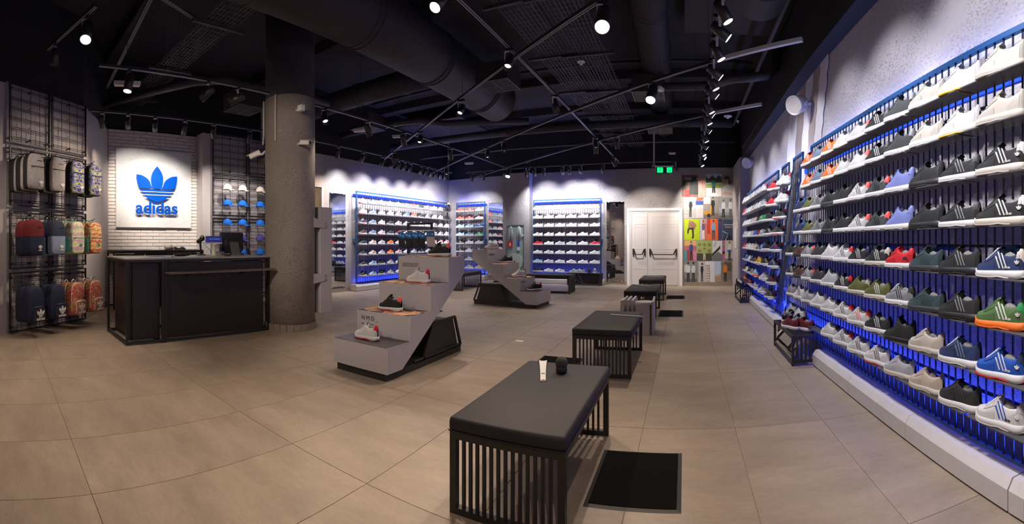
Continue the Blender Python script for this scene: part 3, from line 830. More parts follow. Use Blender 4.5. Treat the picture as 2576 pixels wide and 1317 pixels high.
def plinth(label, loc, rz, L, nseg, dpt=.14, h=.16, endr=True, endl=True):
    t = thing('plinth', label, 'plinth', loc, rz)
    c = .045
    prof = [(0, .012), (0, h-c), (c*.75, h), (dpt, h), (dpt, .012)]
    lens = [L/nseg]*nseg; x = 0
    for ln in lens:
        obj('plinth_section', MB().prism([(-dpt+u, z) for u, z in prof], 'x', x+.0015, x+ln-.0015), M['plinth'], t); x += ln
    obj('kick', MB().box(.01, L-.01, -dpt+.02, 0, 0, .014), M['blackmetal'], t)
    return t
plinth('grey chamfered plinth below the long left wall rack', (LW-.0, 7.80, 0), PI/2, 4.55, 4, .24, .165)
plinth('grey plinth below the narrow back corner rack', bwf(-7.15), BWA, 1.15, 1, .22)
plinth('grey plinth below the wide back wall rack', bwf(-4.44), BWA, 2.22, 2, .22)

# ---- right wall racks: leaning sections
HR = 2.28; K = .57
zR = [2.04, 1.81, 1.565, 1.32, 1.07, .83, .59, .36]
def lean_rack(label, loc, rz, tl, tr, sp, zigl=True, zigr=True, z0=.17, gap=.15, straightl=False, straightr=False, nbr=3):
    """tl, tr: x of the left and right top corners; sides run to smaller x going down"""
    t = thing('shoe_rack', label, 'shoe rack', loc, rz)
    xl = (lambda z: tl) if straightl else (lambda z: tl-K*(HR-z))
    xr = (lambda z: tr) if straightr else (lambda z: tr-K*(HR-z))
    obj('top_rail', MB().box(xl(HR), xr(HR), -.014, .014, HR-.028, HR), M['rack_blue'], t)
    obj('bottom_rail', MB().box(xl(z0)+.02, xr(z0)-.02, -.008, .008, z0, z0+.016), M['rack_blue'], t)
    for f, st in ((xl, straightl), (xr, straightr)):
        if st:
            obj('side_rail', MB().box(f(1)-.012, f(1)+.012, -.014, .014, z0, HR-.028), M['rack_blue'], t)
        else:   # saw-tooth edge plate
            n = 11; poly = []; dz = (HR-z0)/n
            for i in range(n):
                za = HR-i*dz; zb = za-dz*.5; zc = za-dz
                poly += [(f(za)+.012, za), (f(za)-.012, zb+.02), (f(zc)+.012-.0, zb-.06+.0)]
            poly = [(f(HR-i*dz)+(.025 if i % 2 else -.0), HR-i*dz) for i in range(0)] + poly
            mb = MB()
            pts = []
            for i in range(n):
                za = HR-i*dz
                pts.append((f(za)-.004, za)); pts.append((f(za)-.016, za-dz*.72)); 
                if i < n-1: pts.append((f(za-dz)-.004, za-dz))
            pts.append((f(z0), z0))
            for (u, v), (u2, v2) in zip(pts[:-1], pts[1:]): 
                mb.add([(u-.009, -.012, v), (u+.009, -.012, v), (u+.009, .012, v), (u-.009, .012, v), (u2-.009, -.012, v2), (u2+.009, -.012, v2), (u2+.009, .012, v2), (u2-.009, .012, v2)],
                       [(3,2,1,0),(4,5,6,7),(0,1,5,4),(1,2,6,5),(2,3,7,6),(3,0,4,7)])
            obj('side_rail', mb, M['rack_blue'], t, label='saw-toothed leaning blue side rail')
    lo = min(xl(z0), xl(HR)); hi = max(xr(z0), xr(HR))
    rods(t, lo+.03, hi-.02, z0+.01, HR-.028, sp, .0058, xl=lambda z: xl(z)+.012, xr=lambda z: xr(z)-.012)
    for zc in (1.22, .45, 1.95):
        obj('cross_bar', MB().box(xl(zc)+.02, xr(zc)-.02, .010, .020, zc-.008, zc+.008), M['rod'], t)
    w_ = xr(1.2)-xl(1.2)
    for i in range(nbr):
        x = xl(1.2)+w_*(i+.5)/nbr
        obj('clip_plate', MB().box(x-.055, x+.055, -.022, -.006, 1.185, 1.225), M['rack_blue'], t)
        obj('wall_bracket', MB().box(x-.02, x+.02, .006, gap, 1.19, 1.22), M['rack_blue'], t)
    return t, xl, xr
ON = (XR(4.8), 4.8, 0); RN = math.atan2(-1, .0295)
OF = (XR(9.7), 9.7, 0); RF = math.atan2(-1, -.007)
rN, xlN, xrN = lean_rack('large near shoe rack of dark rods along the right wall', ON, RN, .23, 3.55, .066, straightr=True, nbr=6)
rF, xlF, xrF = lean_rack('far shoe rack of dark rods at the end of the right wall', OF, RF, .05, 9.7-6.27, .075, straightl=True)
rA, xlA, xrA = lean_rack('slim leaning rod rack beside the far right wall rack', OF, RF, 9.7-6.01, 9.7-5.6, .05, nbr=1)
rC, xlC, xrC = lean_rack('slim leaning rod rack beside the large near rack', OF, RF, 9.7-5.34, 9.7-4.9, .05, nbr=1)
for rk, a, b in ((rN, .22, 3.55),):
    obj('light_strip', MB().box(a, b, .138, .147, HR-.125, HR-.035), M['led_cyan'], rk, label='pale cyan light strip behind the top')
    obj('light_strip', MB().box(a, b, .138, .147, HR-.19, HR-.127), M['led_blue'], rk, label='deep blue light strip behind the top')
obj('light_strip', MB().box(.05, 3.3, .138, .147, HR-.1, HR-.05), M['led_blue'], rF)
obj('light_strip', MB().box(xlC(HR), xrC(HR), .138, .147, HR-.19, HR-.14), M['led_blue'], rC)
area('led_top', (1.9, .09, HR+.02), (PI, 0, 0), 3.3, .05, 7, (.35, .42, 1), rN)
area('led_bottom', (1.6, .08, .19), (PI, 0, 0), 3.9, .06, 26, BLUE, rN)
area('led_top', (2.4, .09, HR+.02), (PI, 0, 0), 4.6, .05, 11, (.35, .42, 1), rF)
area('led_bottom', (2.0, .08, .19), (PI, 0, 0), 4.2, .06, 20, BLUE, rF)
def shelf_run(t, xa, xb, z, n, dpt=.115, m='shelf'):
    for i in range(n):
        a = xa+(xb-xa)*i/n; b = xa+(xb-xa)*(i+1)/n-.008
        obj('shelf', MB().prism([(a, -dpt+.0), (b-.03, -dpt), (b, 0), (a, 0)], 'z', z-.006, z), M[m], t)
# near rack rows, k=0 is the one nearest the camera (right end)
N12 = ['k cream/cream/-/-', 'k white/white/-/-/yellow', 'k cream/white/-/-', 's dark/white/-/grey', 'r black/white/white/dark', 'r white/white/-/coral', 'r white/white/-/dark', 'r orange/white/white/orange', 'r steel/white/-/-', 'r orange/white/white/red']
N34 = ['k black/cream/white/white', 'r black/white/grey/dark', 'k black/black/-/-', 's lilac/white/-/lilac', 'r dark/white/black/coral', 'r white/white/black/coral', 's black/white/-/-', 'k black/dark/-/-', 'r grey/white/dark/-', 'r olive/white/-/-', 's navy/white/-/blue']
N5 = ['k navy/white/white/cream', 'k black/black/grey/-', 'r teal/dark/-/-', 'r red/white/-/red', 'r black/cream/white/cream', 'r black/white/white/navy', 'r white/white/black/red', 's white/white/-/-', 's dark/white/-/-', 'r grey/white/white/coral', 'r brown/dark/-/-', 'r black/white/-/-']
N6 = ['k moss/orange/white/green/orange', 'k black/black/grey/-', 'r teal/dark/-/-', 'r grey/white/black/black', 'r olive/cream/white/olive', 'r olive/cream/-/cream', 'r black/white/white/red', 's silver/white/-/-', 's dark/white/-/-', 'r grey/white/white/coral', 'r brown/dark/-/-', 'r black/white/white/-']
N7 = ['k blue/white/white/navy/red', 'k navy/white/steel/-', 'r cream/cream/-/beige', 'h black/black/-/-', 'r black/white/white/-', 'r white/white/coral/red', 'r white/white/black/red', 'r white/white/-/black', 's white/white/-/-', 'r silver/white/grey/-', 's white/white/dark/-', 'r grey/white/pink/-']
N8 = ['k white/white/blue/silver', 'k black/white/dark/-', 'r beige/cream/-/-', 'r silver/cream/-/silver', 'r white/white/black/white/red', 'r white/white/black/-', 'r white/white/black/red', 'r white/white/-/black', None, None, 'r white/white/-/-', 'r silver/white/-/-']
NR = [N12, N12, N34, N34, N5, N6, N7, N8]
TN = frame_T(rN)
for r, row in enumerate(NR):
    z = zR[r]; n = len(row)
    xa = 3.40-.32*n+.02
    shelf_run(rN, xa-.04, 3.52, z, max(1, round(n/1.6)))
    for k, spec in enumerate(row):
        if not spec: continue
        x = 3.22-.32*k
        p = TN @ Vector((x, -.062, z+.0005))
        sn = shoe(spec, p, RN+.13+R.uniform(-.05, .05), f'{desc(spec)}, {ORD[k+1]} from right on {ROWN[r]} shelf of near right rack', f'sneakers on the {ROWN[r]} shelf of the near right rack', True)
        if k == 0 and r >= 2:
            bt = textmesh('lettering', 'ZX 750' if r in (5, 6) else 'ZX 700', .011, M['text_white'] if r < 7 else M['text_dark'], sn, (.072, -.0372, .042), FRONT, .0015, 'CENTER')
            te = node('emblem', emb_heel, sn, (.128, -.034, .060), (0, 0, .25)); te.scale = (1, 1, .9)
        if r == 4 and k == 3: textmesh('lettering', 'adidas', .020, M['text_dark'], sn, (.105, -.0385, .052), FRONT, .0015, 'CENTER')
# model lettering on the two nearest running shoes, flat printed badges
# columns between the slim racks
TF = frame_T(rF)
colA = ['r red/white/-/red', 'r red/white/-/red', 'r black/white/-/coral', 'r black/white/white/coral', 'r black/white/-/-', 'r black/white/white/navy', 'r white/white/-/-', 'r white/white/-/silver']
colB = ['s white/white/-/red', 's white/white/-/red', 'r dark/white/-/coral/red', 'r dark/white/-/coral/red', 'r navy/white/red/red', 'r navy/white/white/red', 'r dark/white/red/red', 'r dark/white/white/red']
zAB = [1.98, 1.76, 1.545, 1.33, 1.09, .85, .60, .37]
for nm, cl, top, rk in (('left', colA, 9.7-6.02, rA), ('right', colB, 9.7-5.38, rC)):
    for i, spec in enumerate(cl):
        z = zAB[i]; x = top-K*(HR-z)-.08
        obj('shelf', MB().prism([(x-.14, -.12), (x+.14, -.12), (x+.17, .0), (x-.15, 0)], 'z', z-.006, z), M['shelf_light'], rk)
        shoe(spec, TF @ Vector((x, -.06, z+.0005)), RF+.45, f'{desc(spec)}, {ORD[i+1]} from top in {nm} column between slim leaning racks', 'sneakers in the columns between the slim racks', True)
W8 = [['r white/white/-/red', 'c cream/white/-/-', 'c white/white/-/-', 'c silver/white/-/dark', 'c white/white/-/beige', 'c sky/white/-/-', 'c white/white/-/grey', 'c white/white/-/red'],
      ['r red/white/-/dark', 'c silver/white/-/yellow', 'c white/white/-/orange', 'c white/white/-/-', 'c silver/white/-/grey', 'c white/white/-/silver', 'c white/white/-/green', 'c silver/white/-/navy'],
      ['c white/white/-/black', 'c white/white/-/-', 'c white/white/-/silver', 'c silver/white/-/-', 'c beige/white/-/-', 'c black/white/-/white', 'c green/white/white/green'],
      ['r sky/white/-/-', 'c beige/white/-/brown', 'c white/white/-/navy', 'c silver/white/-/beige', 'c blue/white/-/navy', 'c maroon/white/-/white', 'c grey/white/white/-'],
      ['c red/white/-/maroon', 'c beige/white/-/-', 'c white/white/-/dark', 'c white/white/-/red', 'c beige/white/-/yellow', 'c black/white/white/-', 'c blue/white/white/sky'],
      ['r black/white/-/green', 'c blue/white/-/-', 'c white/white/-/maroon', 'c navy/white/-/-', 'c black/white/yellow/-', 'r yellow/white/navy/yellow'],
      ['r brown/white/-/-', 'c white/white/-/grey', 'r dark/white/-/-', 'c grey/white/-/-', 'r sky/orange/white/blue'],
      ['r orange/white/-/brown', 'c maroon/white/-/white', 'c maroon/white/-/-', None, 'c silver/white/-/-']]
for r, row in enumerate(W8):
    z = zR[r]+(.02 if r == 0 else 0); xe = min(xrF(z)-.1, 2.75); sp_ = (xe-.05)/len(row)
    sp_ = min(sp_, .37)
    if r < 7: shelf_run(rF, .0, .05+sp_*len(row)+.05, z, 3, m='shelf_light')
    else: shelf_run(rF, .0, .05+sp_*len(row)+.05, z, 3, m='shelf_light')
    for k, spec in enumerate(row):
        if not spec: continue
        shoe(spec, TF @ Vector((.05+sp_*(k+.5), -.062, z+.0005)), RF+.15+R.uniform(-.05, .05), f'{desc(spec)}, {ORD[k+1]} from left on {ROWN[r]} shelf of far right rack', f'sneakers on the {ROWN[r]} shelf of the far right rack', False)

# plinths right wall
plinth('long grey chamfered plinth below the large near right rack', TN @ Vector((.60, .02, 0)), RN, 2.72, 3, .135, .155)
o = plinth('short end block of the grey plinth nearest the camera', TN @ Vector((3.325, .02, 0)), RN, .10, 1, .135, .155)
plinth('grey chamfered plinth below the far right wall racks', TF @ Vector((1.08, .02, 0)), RF, 3.36, 3, .12, .155)

# spotlight and slat shadow zigzags on the right wall, laid on as coloured sheets
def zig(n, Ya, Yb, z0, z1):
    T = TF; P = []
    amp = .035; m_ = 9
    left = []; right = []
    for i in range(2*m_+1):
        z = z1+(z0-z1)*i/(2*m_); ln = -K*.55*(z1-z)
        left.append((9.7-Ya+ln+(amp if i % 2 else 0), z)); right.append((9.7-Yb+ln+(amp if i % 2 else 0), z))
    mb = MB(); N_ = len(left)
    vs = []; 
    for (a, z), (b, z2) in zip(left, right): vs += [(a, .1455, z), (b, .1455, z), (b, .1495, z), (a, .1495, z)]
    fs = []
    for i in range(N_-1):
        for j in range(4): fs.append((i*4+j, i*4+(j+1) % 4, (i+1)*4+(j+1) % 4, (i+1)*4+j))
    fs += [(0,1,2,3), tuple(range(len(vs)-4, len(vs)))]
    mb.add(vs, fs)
    o = obj(f'trim_{n}', mb, M['light_shade_stripe']); o['kind'] = 'structure'; o.location = OF; o.rotation_euler = (0, 0, RF)  # thin sheet standing in for projected light and shadow, not a real trim
M['light_shade_stripe'] = mat('zigzag_lit_stripe', (.78, .74, .78), .6)  # stripe where lamp light falls, painted in
M['shaded_stripe'] = mat('zigzag_shaded_stripe', (.36, .29, .27), .7)  # stripe in slat shadow, painted in
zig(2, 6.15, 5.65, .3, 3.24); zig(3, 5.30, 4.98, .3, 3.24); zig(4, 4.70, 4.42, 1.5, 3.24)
M['light_shade_stripe'] = M['shaded_stripe']
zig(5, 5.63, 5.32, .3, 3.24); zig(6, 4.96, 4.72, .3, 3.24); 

# small price signs standing on the shelves
def sign(p, rz, label):
    t = thing('shelf_sign', label, 'sign', p, rz)
    obj('foot', MB().box(-.03, .03, -.01, .015, 0, .004), M['mirror_edge'], t)
    obj('card', MB().box(-.04, .04, -.002, .002, .004, .10), M['cream_plastic'], t)
    for i in range(3): obj('print_line', MB().box(-.02, .02-.008*i, -.0032, -.0021, .07-.014*i, .073-.014*i), M['text_dark'], t)
sign(TN @ Vector((2.42, -.03, zR[3]+.001)), RN, 'small grey acrylic sign on the fourth shelf of the near rack')
sign(TN @ Vector((1.18, -.03, zR[3]+.001)), RN, 'small sign among black shoes midway along the near rack')
sign(TN @ Vector((1.52, -.03, zR[4]+.001)), RN, 'small sign on the fifth shelf midway along the near rack')
sign(TN @ Vector((.10, -.03, zR[4]+.001)), RN, 'small sign at the far end of the near rack')
sign(TF @ Vector((1.6, -.03, zR[3]+.001)), RF, 'small sign on the far right wall rack')
sign(frame_T(r1) @ Vector((.93, -.03, zL[3]+.001)), PI/2, 'small black framed sign on the long left rack')
sign(frame_T(r3) @ Vector((.50, -.03, zL3[3]+.001)), BWA, 'small grey sign on the wide back wall rack')

# ================================================================ BENCHES
def slat_panel(t, W, z1, n, m, fw=.025):
    """end frame in the x-z plane of width W, at y=0"""
    return
def bench(label, loc, rz, W=.545, L=1.05, H=.44, slats=13):
    """near end panel at y=0, far end at y=L, width along x from 0..W"""
    t = thing('bench', label, 'bench', loc, rz, None)
    f = .032; zt = H-.065
    key = ('bench', W, L, H)
    for y in (0, L-f):
        fr = MB(); fr.box(0, f, y, y+f, 0, zt); fr.box(W-f, W, y, y+f, 0, zt); fr.box(f, W-f, y, y+f, .0, .03); fr.box(f, W-f, y, y+f, zt-f, zt)
        e = obj('end_frame', fr, M['bench_steel'], t)
        n = slats; sp_ = (W-2*f)/(n+1)*1.0
        sm = MB().box(0, .013, y+.008, y+.024, .03, zt-f).mesh('slat', M['bench_steel'])
        for i in range(n): node('slat', sm, e, (f+sp_*(i+1)-.0065, 0, 0))
    for x in (0, W-f): obj('top_rail', MB().box(x, x+f, f, L-f, zt-f, zt), M['bench_steel'], t)
    c = MB().bbox(-.006, W+.006, -.006, L+.006, zt, H, .018)
    obj('cushion', c, M['leather'], t, True)
    pp = MB().path([(-.002, -.004, zt+.004), (W+.002, -.004, zt+.004), (W+.002, L+.004, zt+.004), (-.002, L+.004, zt+.004), (-.002, -.004, zt+.004)], .003, 5)
    obj('piping', pp, M['leather'], t)
    return t
bench('black cushioned bench nearest the camera with a shoehorn and brush on it', (-1.03, 1.73, 0), 0, slats=13)
bench('black bench second from the camera, in front of the white block', (-1.025, 3.91, 0), 0)
bench('black bench third from the camera, just beyond the white block', (-.97, 6.97, 0), 0, W=.52)
bench('black bench farthest down the aisle, in front of the double door', (-.945, 9.05, 0), 0, W=.52)
bench('long black bench standing crosswise before the wide back rack', (-3.72, 10.33, 0), -PI/2, W=.52, L=1.08)
bench('black bench before the narrow rack in the back left corner', (-5.78, 9.42, 0), 0, W=.54, L=1.05)

def ruler(label, p0, p1, z):
    p0 = Vector((*p0, z)); p1 = Vector((*p1, z)); d = p1-p0
    mb = MB().bbox(0, d.length, -.012, .012, 0, .008, .002)
    o = obj('shoehorn_bar', mb, M['trackalu'], None, loc=p0, rz=math.atan2(d.y, d.x)); tag(o, label, 'shoehorn')
ruler('long pale metal shoehorn lying across the second bench', (-.80, 4.68), (-.44, 4.60), .4405)
ruler('long pale metal shoehorn lying across the third bench', (-.90, 7.9), (-.60, 7.66), .4405)
ruler('long pale metal shoehorn lying across the farthest bench', (-.84, 9.85), (-.47, 9.62), .4405)

# white shoehorn and brush on the near bench
t = thing('shoehorn', 'white plastic shoehorn with a small print lying on the near bench', 'shoehorn', (-.862, 2.57, .441), .3236)
P = []
for i in range(9):
    f = i/8; wdt = .018+.013*f*f; y = -.20+.40*f
    P.append([(wdt*math.sin(a), y, .002+.010*(1-math.cos(a))+.006*f) for a in [(-1+2*j/6)*1.0 for j in range(7)]])
m_ = MB().grid(P)
me = obj('blade', m_, M['white_plastic'], t, True)
md = me.modifiers.new('s', 'SOLIDIFY'); md.thickness = .002
obj('print', MB().box(-.012, .012, -.075, -.060, .0050, .0060), M['blue_print'], t)
obj('hole', MB().box(-.006, .006, -.190, -.182, .0040, .0050), M['text_dark'], t)
t = thing('shoe_brush', 'round black shoe brush with bristles standing on the near bench', 'brush', (-.745, 2.58, .441))
obj('handle', MB().lathe([(.0, .0), (.030, .0), (.036, .012), (.034, .035), (.03, .04)], 20), M['dark_plastic'], t, True)
obj('bristles', MB().lathe([(.034, .036), (.038, .05), (.036, .072), (.026, .088), (.008, .094)], 20), mat('bristle', (.06, .055, .05), .95, bump=(150, 1, .01), var=(120, .6)), t, True)

# mats
def fmat(label, x0, x1, y0, y1):
    t = thing('floor_mat', label, 'mat', (x0, y0, 0))
    W = x1-x0; L = y1-y0; b = .022
    obj('rubber_border', MB().add([(0,0,0),(W,0,0),(W,L,0),(0,L,0),(b,b,.006),(W-b,b,.006),(W-b,L-b,.006),(b,L-b,.006)], [(0,1,5,4),(1,2,6,5),(2,3,7,6),(3,0,4,7)]), M['mat_rubber'], t)
    obj('pile', MB().box(b, W-b, b, L-b, 0, .008), M['mat_pile'], t)
fmat('black floor mat nearest the camera, right of the near bench', -.475, -.015, 2.0, 2.57)
fmat('black floor mat right of the third bench', -.445, -.02, 7.13, 7.78)
fmat('black floor mat right of the farthest bench', -.40, .01, 9.30, 9.88)
fmat('black floor mat left of the second bench', -1.50, -1.05, 3.95, 4.50)
fmat('black floor mat under the crosswise bench', -3.35, -2.75, 9.85, 10.25)

# low slatted display benches with a foot mirror
def low_bench(label, loc, rz, L=.9, D=.30, H=.30):
    """front at y=-D, back at y=0, along x"""
    t = thing('display_bench', label, 'bench', loc, rz)
    f = .026
    for x in (0, L-f):
        fr = MB()
        fr.box(x, x+f, -D, -D+f, .02, H-f); fr.box(x, x+f, -f, 0, .02, H-f); fr.box(x, x+f, -D+f, -f, .03, .03+f); fr.box(x, x+f, -D, 0, H-f, H)
        e = obj('end_frame', fr, M['bench_steel'], t)
        for i in range(5):
            y = -D+f+(D-2*f)*(i+.6)/5.4
            obj('slat', MB().box(x+.004, x+f-.004, y, y+.016, .03+f, H-f), M['bench_steel'], e)
        for y in (-D+f/2, -f/2): obj('foot', MB().tube((x+f/2, y, 0), (x+f/2, y, .02), .012, 10), M['bench_steel'], e)
    for y in (-D, -f): obj('top_rail', MB().box(f, L-f, y, y+f, H-f, H), M['bench_steel'], t)
    obj('bottom_rail', MB().box(f, L-f, -D, -D+f*.8, .03, .03+f*.8), M['bench_steel'], t)
    n = 14
    sm = MB().box(0, .026, -D+f, -f, H-.012, H-.002).mesh('top_slat', M['bench_steel'])
    for i in range(n): node('top_slat', sm, t, (f+(L-2*f)*(i+.5)/n-.013, 0, 0))
    mi = MB().add([(f+.01, -D+.012, .055), (L-f-.01, -D+.012, .055), (L-f-.01, -D+.10, H-.03), (f+.01, -D+.10, H-.03), (f+.01, -D+.018, .055), (L-f-.01, -D+.018, .055), (L-f-.01, -D+.106, H-.03), (f+.01, -D+.106, H-.03)],
                  [(0,1,2,3),(7,6,5,4),(0,4,5,1),(1,5,6,2),(2,6,7,3),(3,7,4,0)])
    obj('foot_mirror', mi, M['mirror'], t, label='slanted foot mirror')
    return t
lb1 = low_bench('low black slatted bench with mirror and dark sneakers by the right wall', TF @ Vector((4.58, -.02, 0)), RF, .92, .285, .30)
lb2 = low_bench('far low black slatted bench at the end of the right wall', TF @ Vector((.15, -.02, 0)), RF, .93, .27, .30)
lb3 = low_bench('low black slatted bench with foot mirror before the wide back rack', (-3.22, BW(-3.2)-.17, 0), BWA, .95, .32, .34)
for sp_, x, y, rr, lab in (('r black/white/-/grey', .10, -.10, -.9, 'black sneaker at the far end of the low bench by the right wall'),
        ('r navy/white/white/navy', .24, -.12, .3, 'navy sneaker with white stripes lying on the low bench'),
        ('r navy/white/white/navy', .42, -.10, .5, 'second navy sneaker on the low bench, nearer the camera'),
        ('r maroon/white/maroon/-', .50, -.20, .35, 'maroon sneaker with white sole on the low bench edge'),
        ('r maroon/white/maroon/-', .62, -.09, .5, 'second maroon sneaker behind on the low bench')):
    shoe(sp_, frame_T(lb1) @ Vector((x+.02, y, .3005)), RF+rr, lab, None, True)
for i, (x, rr) in enumerate(((.12, .2), (.30, .3), (.48, .4), (.66, .4))):
    shoe('r black/black/white/white' if i else 'r black/black/-/-', frame_T(lb2) @ Vector((x, -.13, .3005)), RF+rr-PI/2*.8, f'black slipper-like sneaker, {ORD[i+1]} from left on the far low bench', None, False)
for sp_, x, rr, lab in (('c grey/white/white/-', .16, .1, 'grey sneaker with white stripes at left on the low back bench'), ('c grey/white/white/-', .32, .1, 'second grey sneaker with white stripes on the low back bench'),
        ('r black/dark/-/-', .60, -1.3, 'black sneaker seen from the toe on the low back bench'), ('r silver/white/-/-', .76, -1.3, 'pale sneaker seen from the toe on the low back bench')):
    shoe(sp_, frame_T(lb3) @ Vector((x, -.15, .3405)), BWA+rr, lab, None, False)

# ================================================================ STAIR DISPLAYS
def stair(label, loc, rz, W=.67):
    """front at y=0 going back to y=1.39, x from 0..W"""
    t = thing('stair_display', label, 'display stand', loc, rz)
    pr = [(0, .07), (0, .30), (.34, .30), (.34, .535), (.69, .535), (.69, .795), (1.04, .795), (1.04, 1.065), (1.39, 1.065), (1.39, .88), (.22, .07)]
    obj('stair_body', MB().prism(pr, 'x', 0, W), M['stair'], t)
    for i, (y, z) in enumerate(((0, .30), (.34, .535), (.69, .795), (1.04, 1.065))):
        b = MB().box(.004, W-.004, y+.004, y+.346-(.002 if i < 3 else -.0), z, z+.004)
        obj('tread', b, M['tread'] if i in (0,) else M['sunset'], t, label='plain black tread' if i == 0 else 'tread printed with a sunset picture')
    pth = [(0, .30), (.34, .30), (.34, .535), (.69, .535), (.69, .795), (1.04, .795), (1.04, 1.065), (1.39, 1.065)]
    for x in (0, W):
        edge = MB()
        for (a, b), (c, e) in zip(pth[:-1], pth[1:]): edge.tube((x, a, b), (x, c, e), .0022, 4)
        edge.tube((x, 0, .07), (x, 0, .30), .0022, 4)
        obj('edge_trim', edge, M['trackalu'], t)
    obj('plinth', MB().box(.03, W-.03, .02, 1.36, 0, .07), M['stair_black'], t)
    # black support at the rear: sloping frame with recessed panels
    sup = [(.62, .07), (.80, .40), (1.24, .40), (1.37, .07)]
    sb = MB().prism([(.66, .07), (.83, .385), (1.215, .385), (1.32, .07)], 'x', .05, W-.05)
    obj('support', sb, M['stair_black'], t)
    for x in (.03, W-.05):
        fr = MB()
        for (a, b), (c, e) in zip(sup, sup[1:]): fr.bar((x+.01, a, b), (x+.01, c, e), .02, .03)
        fr.bar((x+.01, .45, .075), (x+.01, 1.37, .075), .02, .03)
        obj('support_rib', fr, M['stair_black'], t)
    textmesh('lettering', 'N M D _', .062, M['text_dark'], t, (.055, .338, .445), FRONT, .0012, 'LEFT', .0)
    textmesh('small_lettering', 'PAST  EMPOWERS  FUTURE', .0135, M['text_dark'], t, (.055, .338, .40), FRONT, .0008, 'LEFT')
    for i, b in enumerate(('OUR PAST GIVES US POWER TO CREATE', 'THE FUTURE. THE STREETS OF THE CITY', 'ARE READY TO BE EXPLORED TODAY')):
        textmesh('small_lettering', b, .0125, M['text_dark'], t, (.055, 1.038, .985-.016*i), FRONT, .0008, 'LEFT')
    return t
s1 = stair('large grey stair display nearest the counter, steps facing the camera', (-3.075, 2.975, 0), 0)
s2 = stair('smaller looking grey stair display farther back, steps descending right', (-2.64, 7.51, 0), math.radians(85.5))
for root, where in ((s1, 'near'), (s2, 'far')):
    T = frame_T(root); rz = root.rotation_euler.z
    sp4 = ['s white/white/-/red/red', 's black/white/-/coral/red', 's white/white/-/red/red', 's black/white/-/coral/red']
    cols4 = ['white', 'black', 'white', 'black']
    pos = ((.28, .17, .305), (.30, .51, .540), (.40, .86, .800), (.45, 1.20, 1.070))
    for i, (spc, (x, y, z)) in enumerate(zip(sp4 if where == 'near' else [sp4[1], sp4[0], sp4[1], sp4[0]], pos)):
        nm = ['lowest', 'second lowest', 'third', 'topmost'][i]
        c = (cols4 if where == 'near' else [cols4[1], cols4[0]]*2)[i]
        shoe(spc, T @ Vector((x, y, z)), rz+(-.08 if where == 'near' else -.75), f'{c} knit sneaker with red heel on {nm} step of the {where} stair display', None, True)

# ================================================================ WHITE FOOT MEASURE BLOCK
t = thing('panel_stand', 'white block of upright panels between the second and third benches', 'stand', (-.86, 5.72, 0))
for i in range(3):
    obj('panel', MB().bbox(.03+.062*i, .055+.062*i, .05-.0*i, .50, 0, .455, .003), M['white_panel'], t)
obj('block', MB().bbox(.0, .03, .10, .40, 0, .44, .003), M['white_panel'], t)
rb = MB().prism([(.22, .02), (.40, .02), (.42, .10), (.42, .36), (.22, .36)], 'z', 0, .40)
obj('block', rb, M['door'], t)
obj('side_panel', MB().prism([(.0, .06), (.0, .44), (.36, .47), (.36, .06), (.34, .0), (.02, .0)], 'x', .43, .455), M['white_panel'], t)
obj('cap', MB().lathe([(.0, .40), (.13, .40), (.13, .43), (0, .43)], 24, (.33, .12)), M['white_panel'], t)

# ================================================================ COUNTER
ct = thing('service_counter', 'dark metal framed service counter with black panels and grey top', 'counter', (-4.96, 1.50, 0))
X0, X1, Y1, HC = -.90, 0, 2.06, 1.035
f = .03
def cframe(y0, y1):
    fr = MB()
    for x in (X0, X1-f):
        for y in (y0, y1-f): fr.box(x, x+f, y, y+f, 0, HC-.02)
    for z in (0.01, HC-.02-f):
        for x in (X0, X1-f): fr.box(x, x+f, y0+f, y1-f, z, z+f)
        for y in (y0, y1-f): fr.box(X0+f, X1-f, y, y+f, z, z+f)
    obj('frame', fr, M['blackmetal'], ct)
cframe(0, .49); cframe(.495, Y1)
obj('counter_top', MB().bbox(X0-.003, X1+.003, -.003, Y1+.003, HC-.02, HC, .003), M['counter_top'], ct)
obj('front_panel', MB().bbox(-.09, -.07, .04, .455, .045, HC-.06, .003), M['counter_body'], ct)
obj('end_panel', MB().bbox(-.80, -.07, .085, .10, .045, HC-.06, .003), M['counter_body'], ct)
obj('front_panel', MB().bbox(-.055, -.035, .53, Y1-.09, .045, HC-.06, .003), M['counter_body'], ct)
obj('end_panel', MB().bbox(-.85, -.05, Y1-.10, Y1-.08, .045, HC-.06, .003), M['counter_body'], ct)
obj('bag_shelf', MB().bbox(0, .17, .50, Y1-.02, .845, .865, .002), M['shelf_wood'], ct)
for y in (.8, 1.6): obj('shelf_bracket', MB().prism([(-.03, .845), (.12, .845), (-.03, .80)], 'y', y, y+.01), M['blackmetal'], ct)
ob = obj('outlet', MB().box(-.034, -.028, Y1-.16, Y1-.12, .2, .28), M['blackmetal'], ct)
# back counter
bc = thing('back_counter', 'low dark cabinet against the white brick wall behind the counter', 'cabinet', (-7.60, 2.06, 0))
fr = MB(); L2 = 1.81; D2 = -.45; H2 = 1.065
for x in (D2, -f):
    for y in (0, L2-f): fr.box(x, x+f, y, y+f, 0, H2-.02)
for x in (D2, -f): fr.box(x, x+f, f, L2-f, .01, .01+f)
obj('frame', fr, M['blackmetal'], bc)
obj('top', MB().bbox(D2, 0.003, 0, L2, H2-.05, H2, .003), M['counter_body'], bc)
for i in range(3): 
    dd = obj('cabinet_door', MB().bbox(-.03, -.012, .04+i*.58, .60+i*.58, .05, H2-.06, .003), M['counter_body'], bc)
    obj('handle', MB().box(-.012, -.002, .50+i*.58, .51+i*.58, .6, .75), M['blackmetal'], dd)
zc = HC+.0005
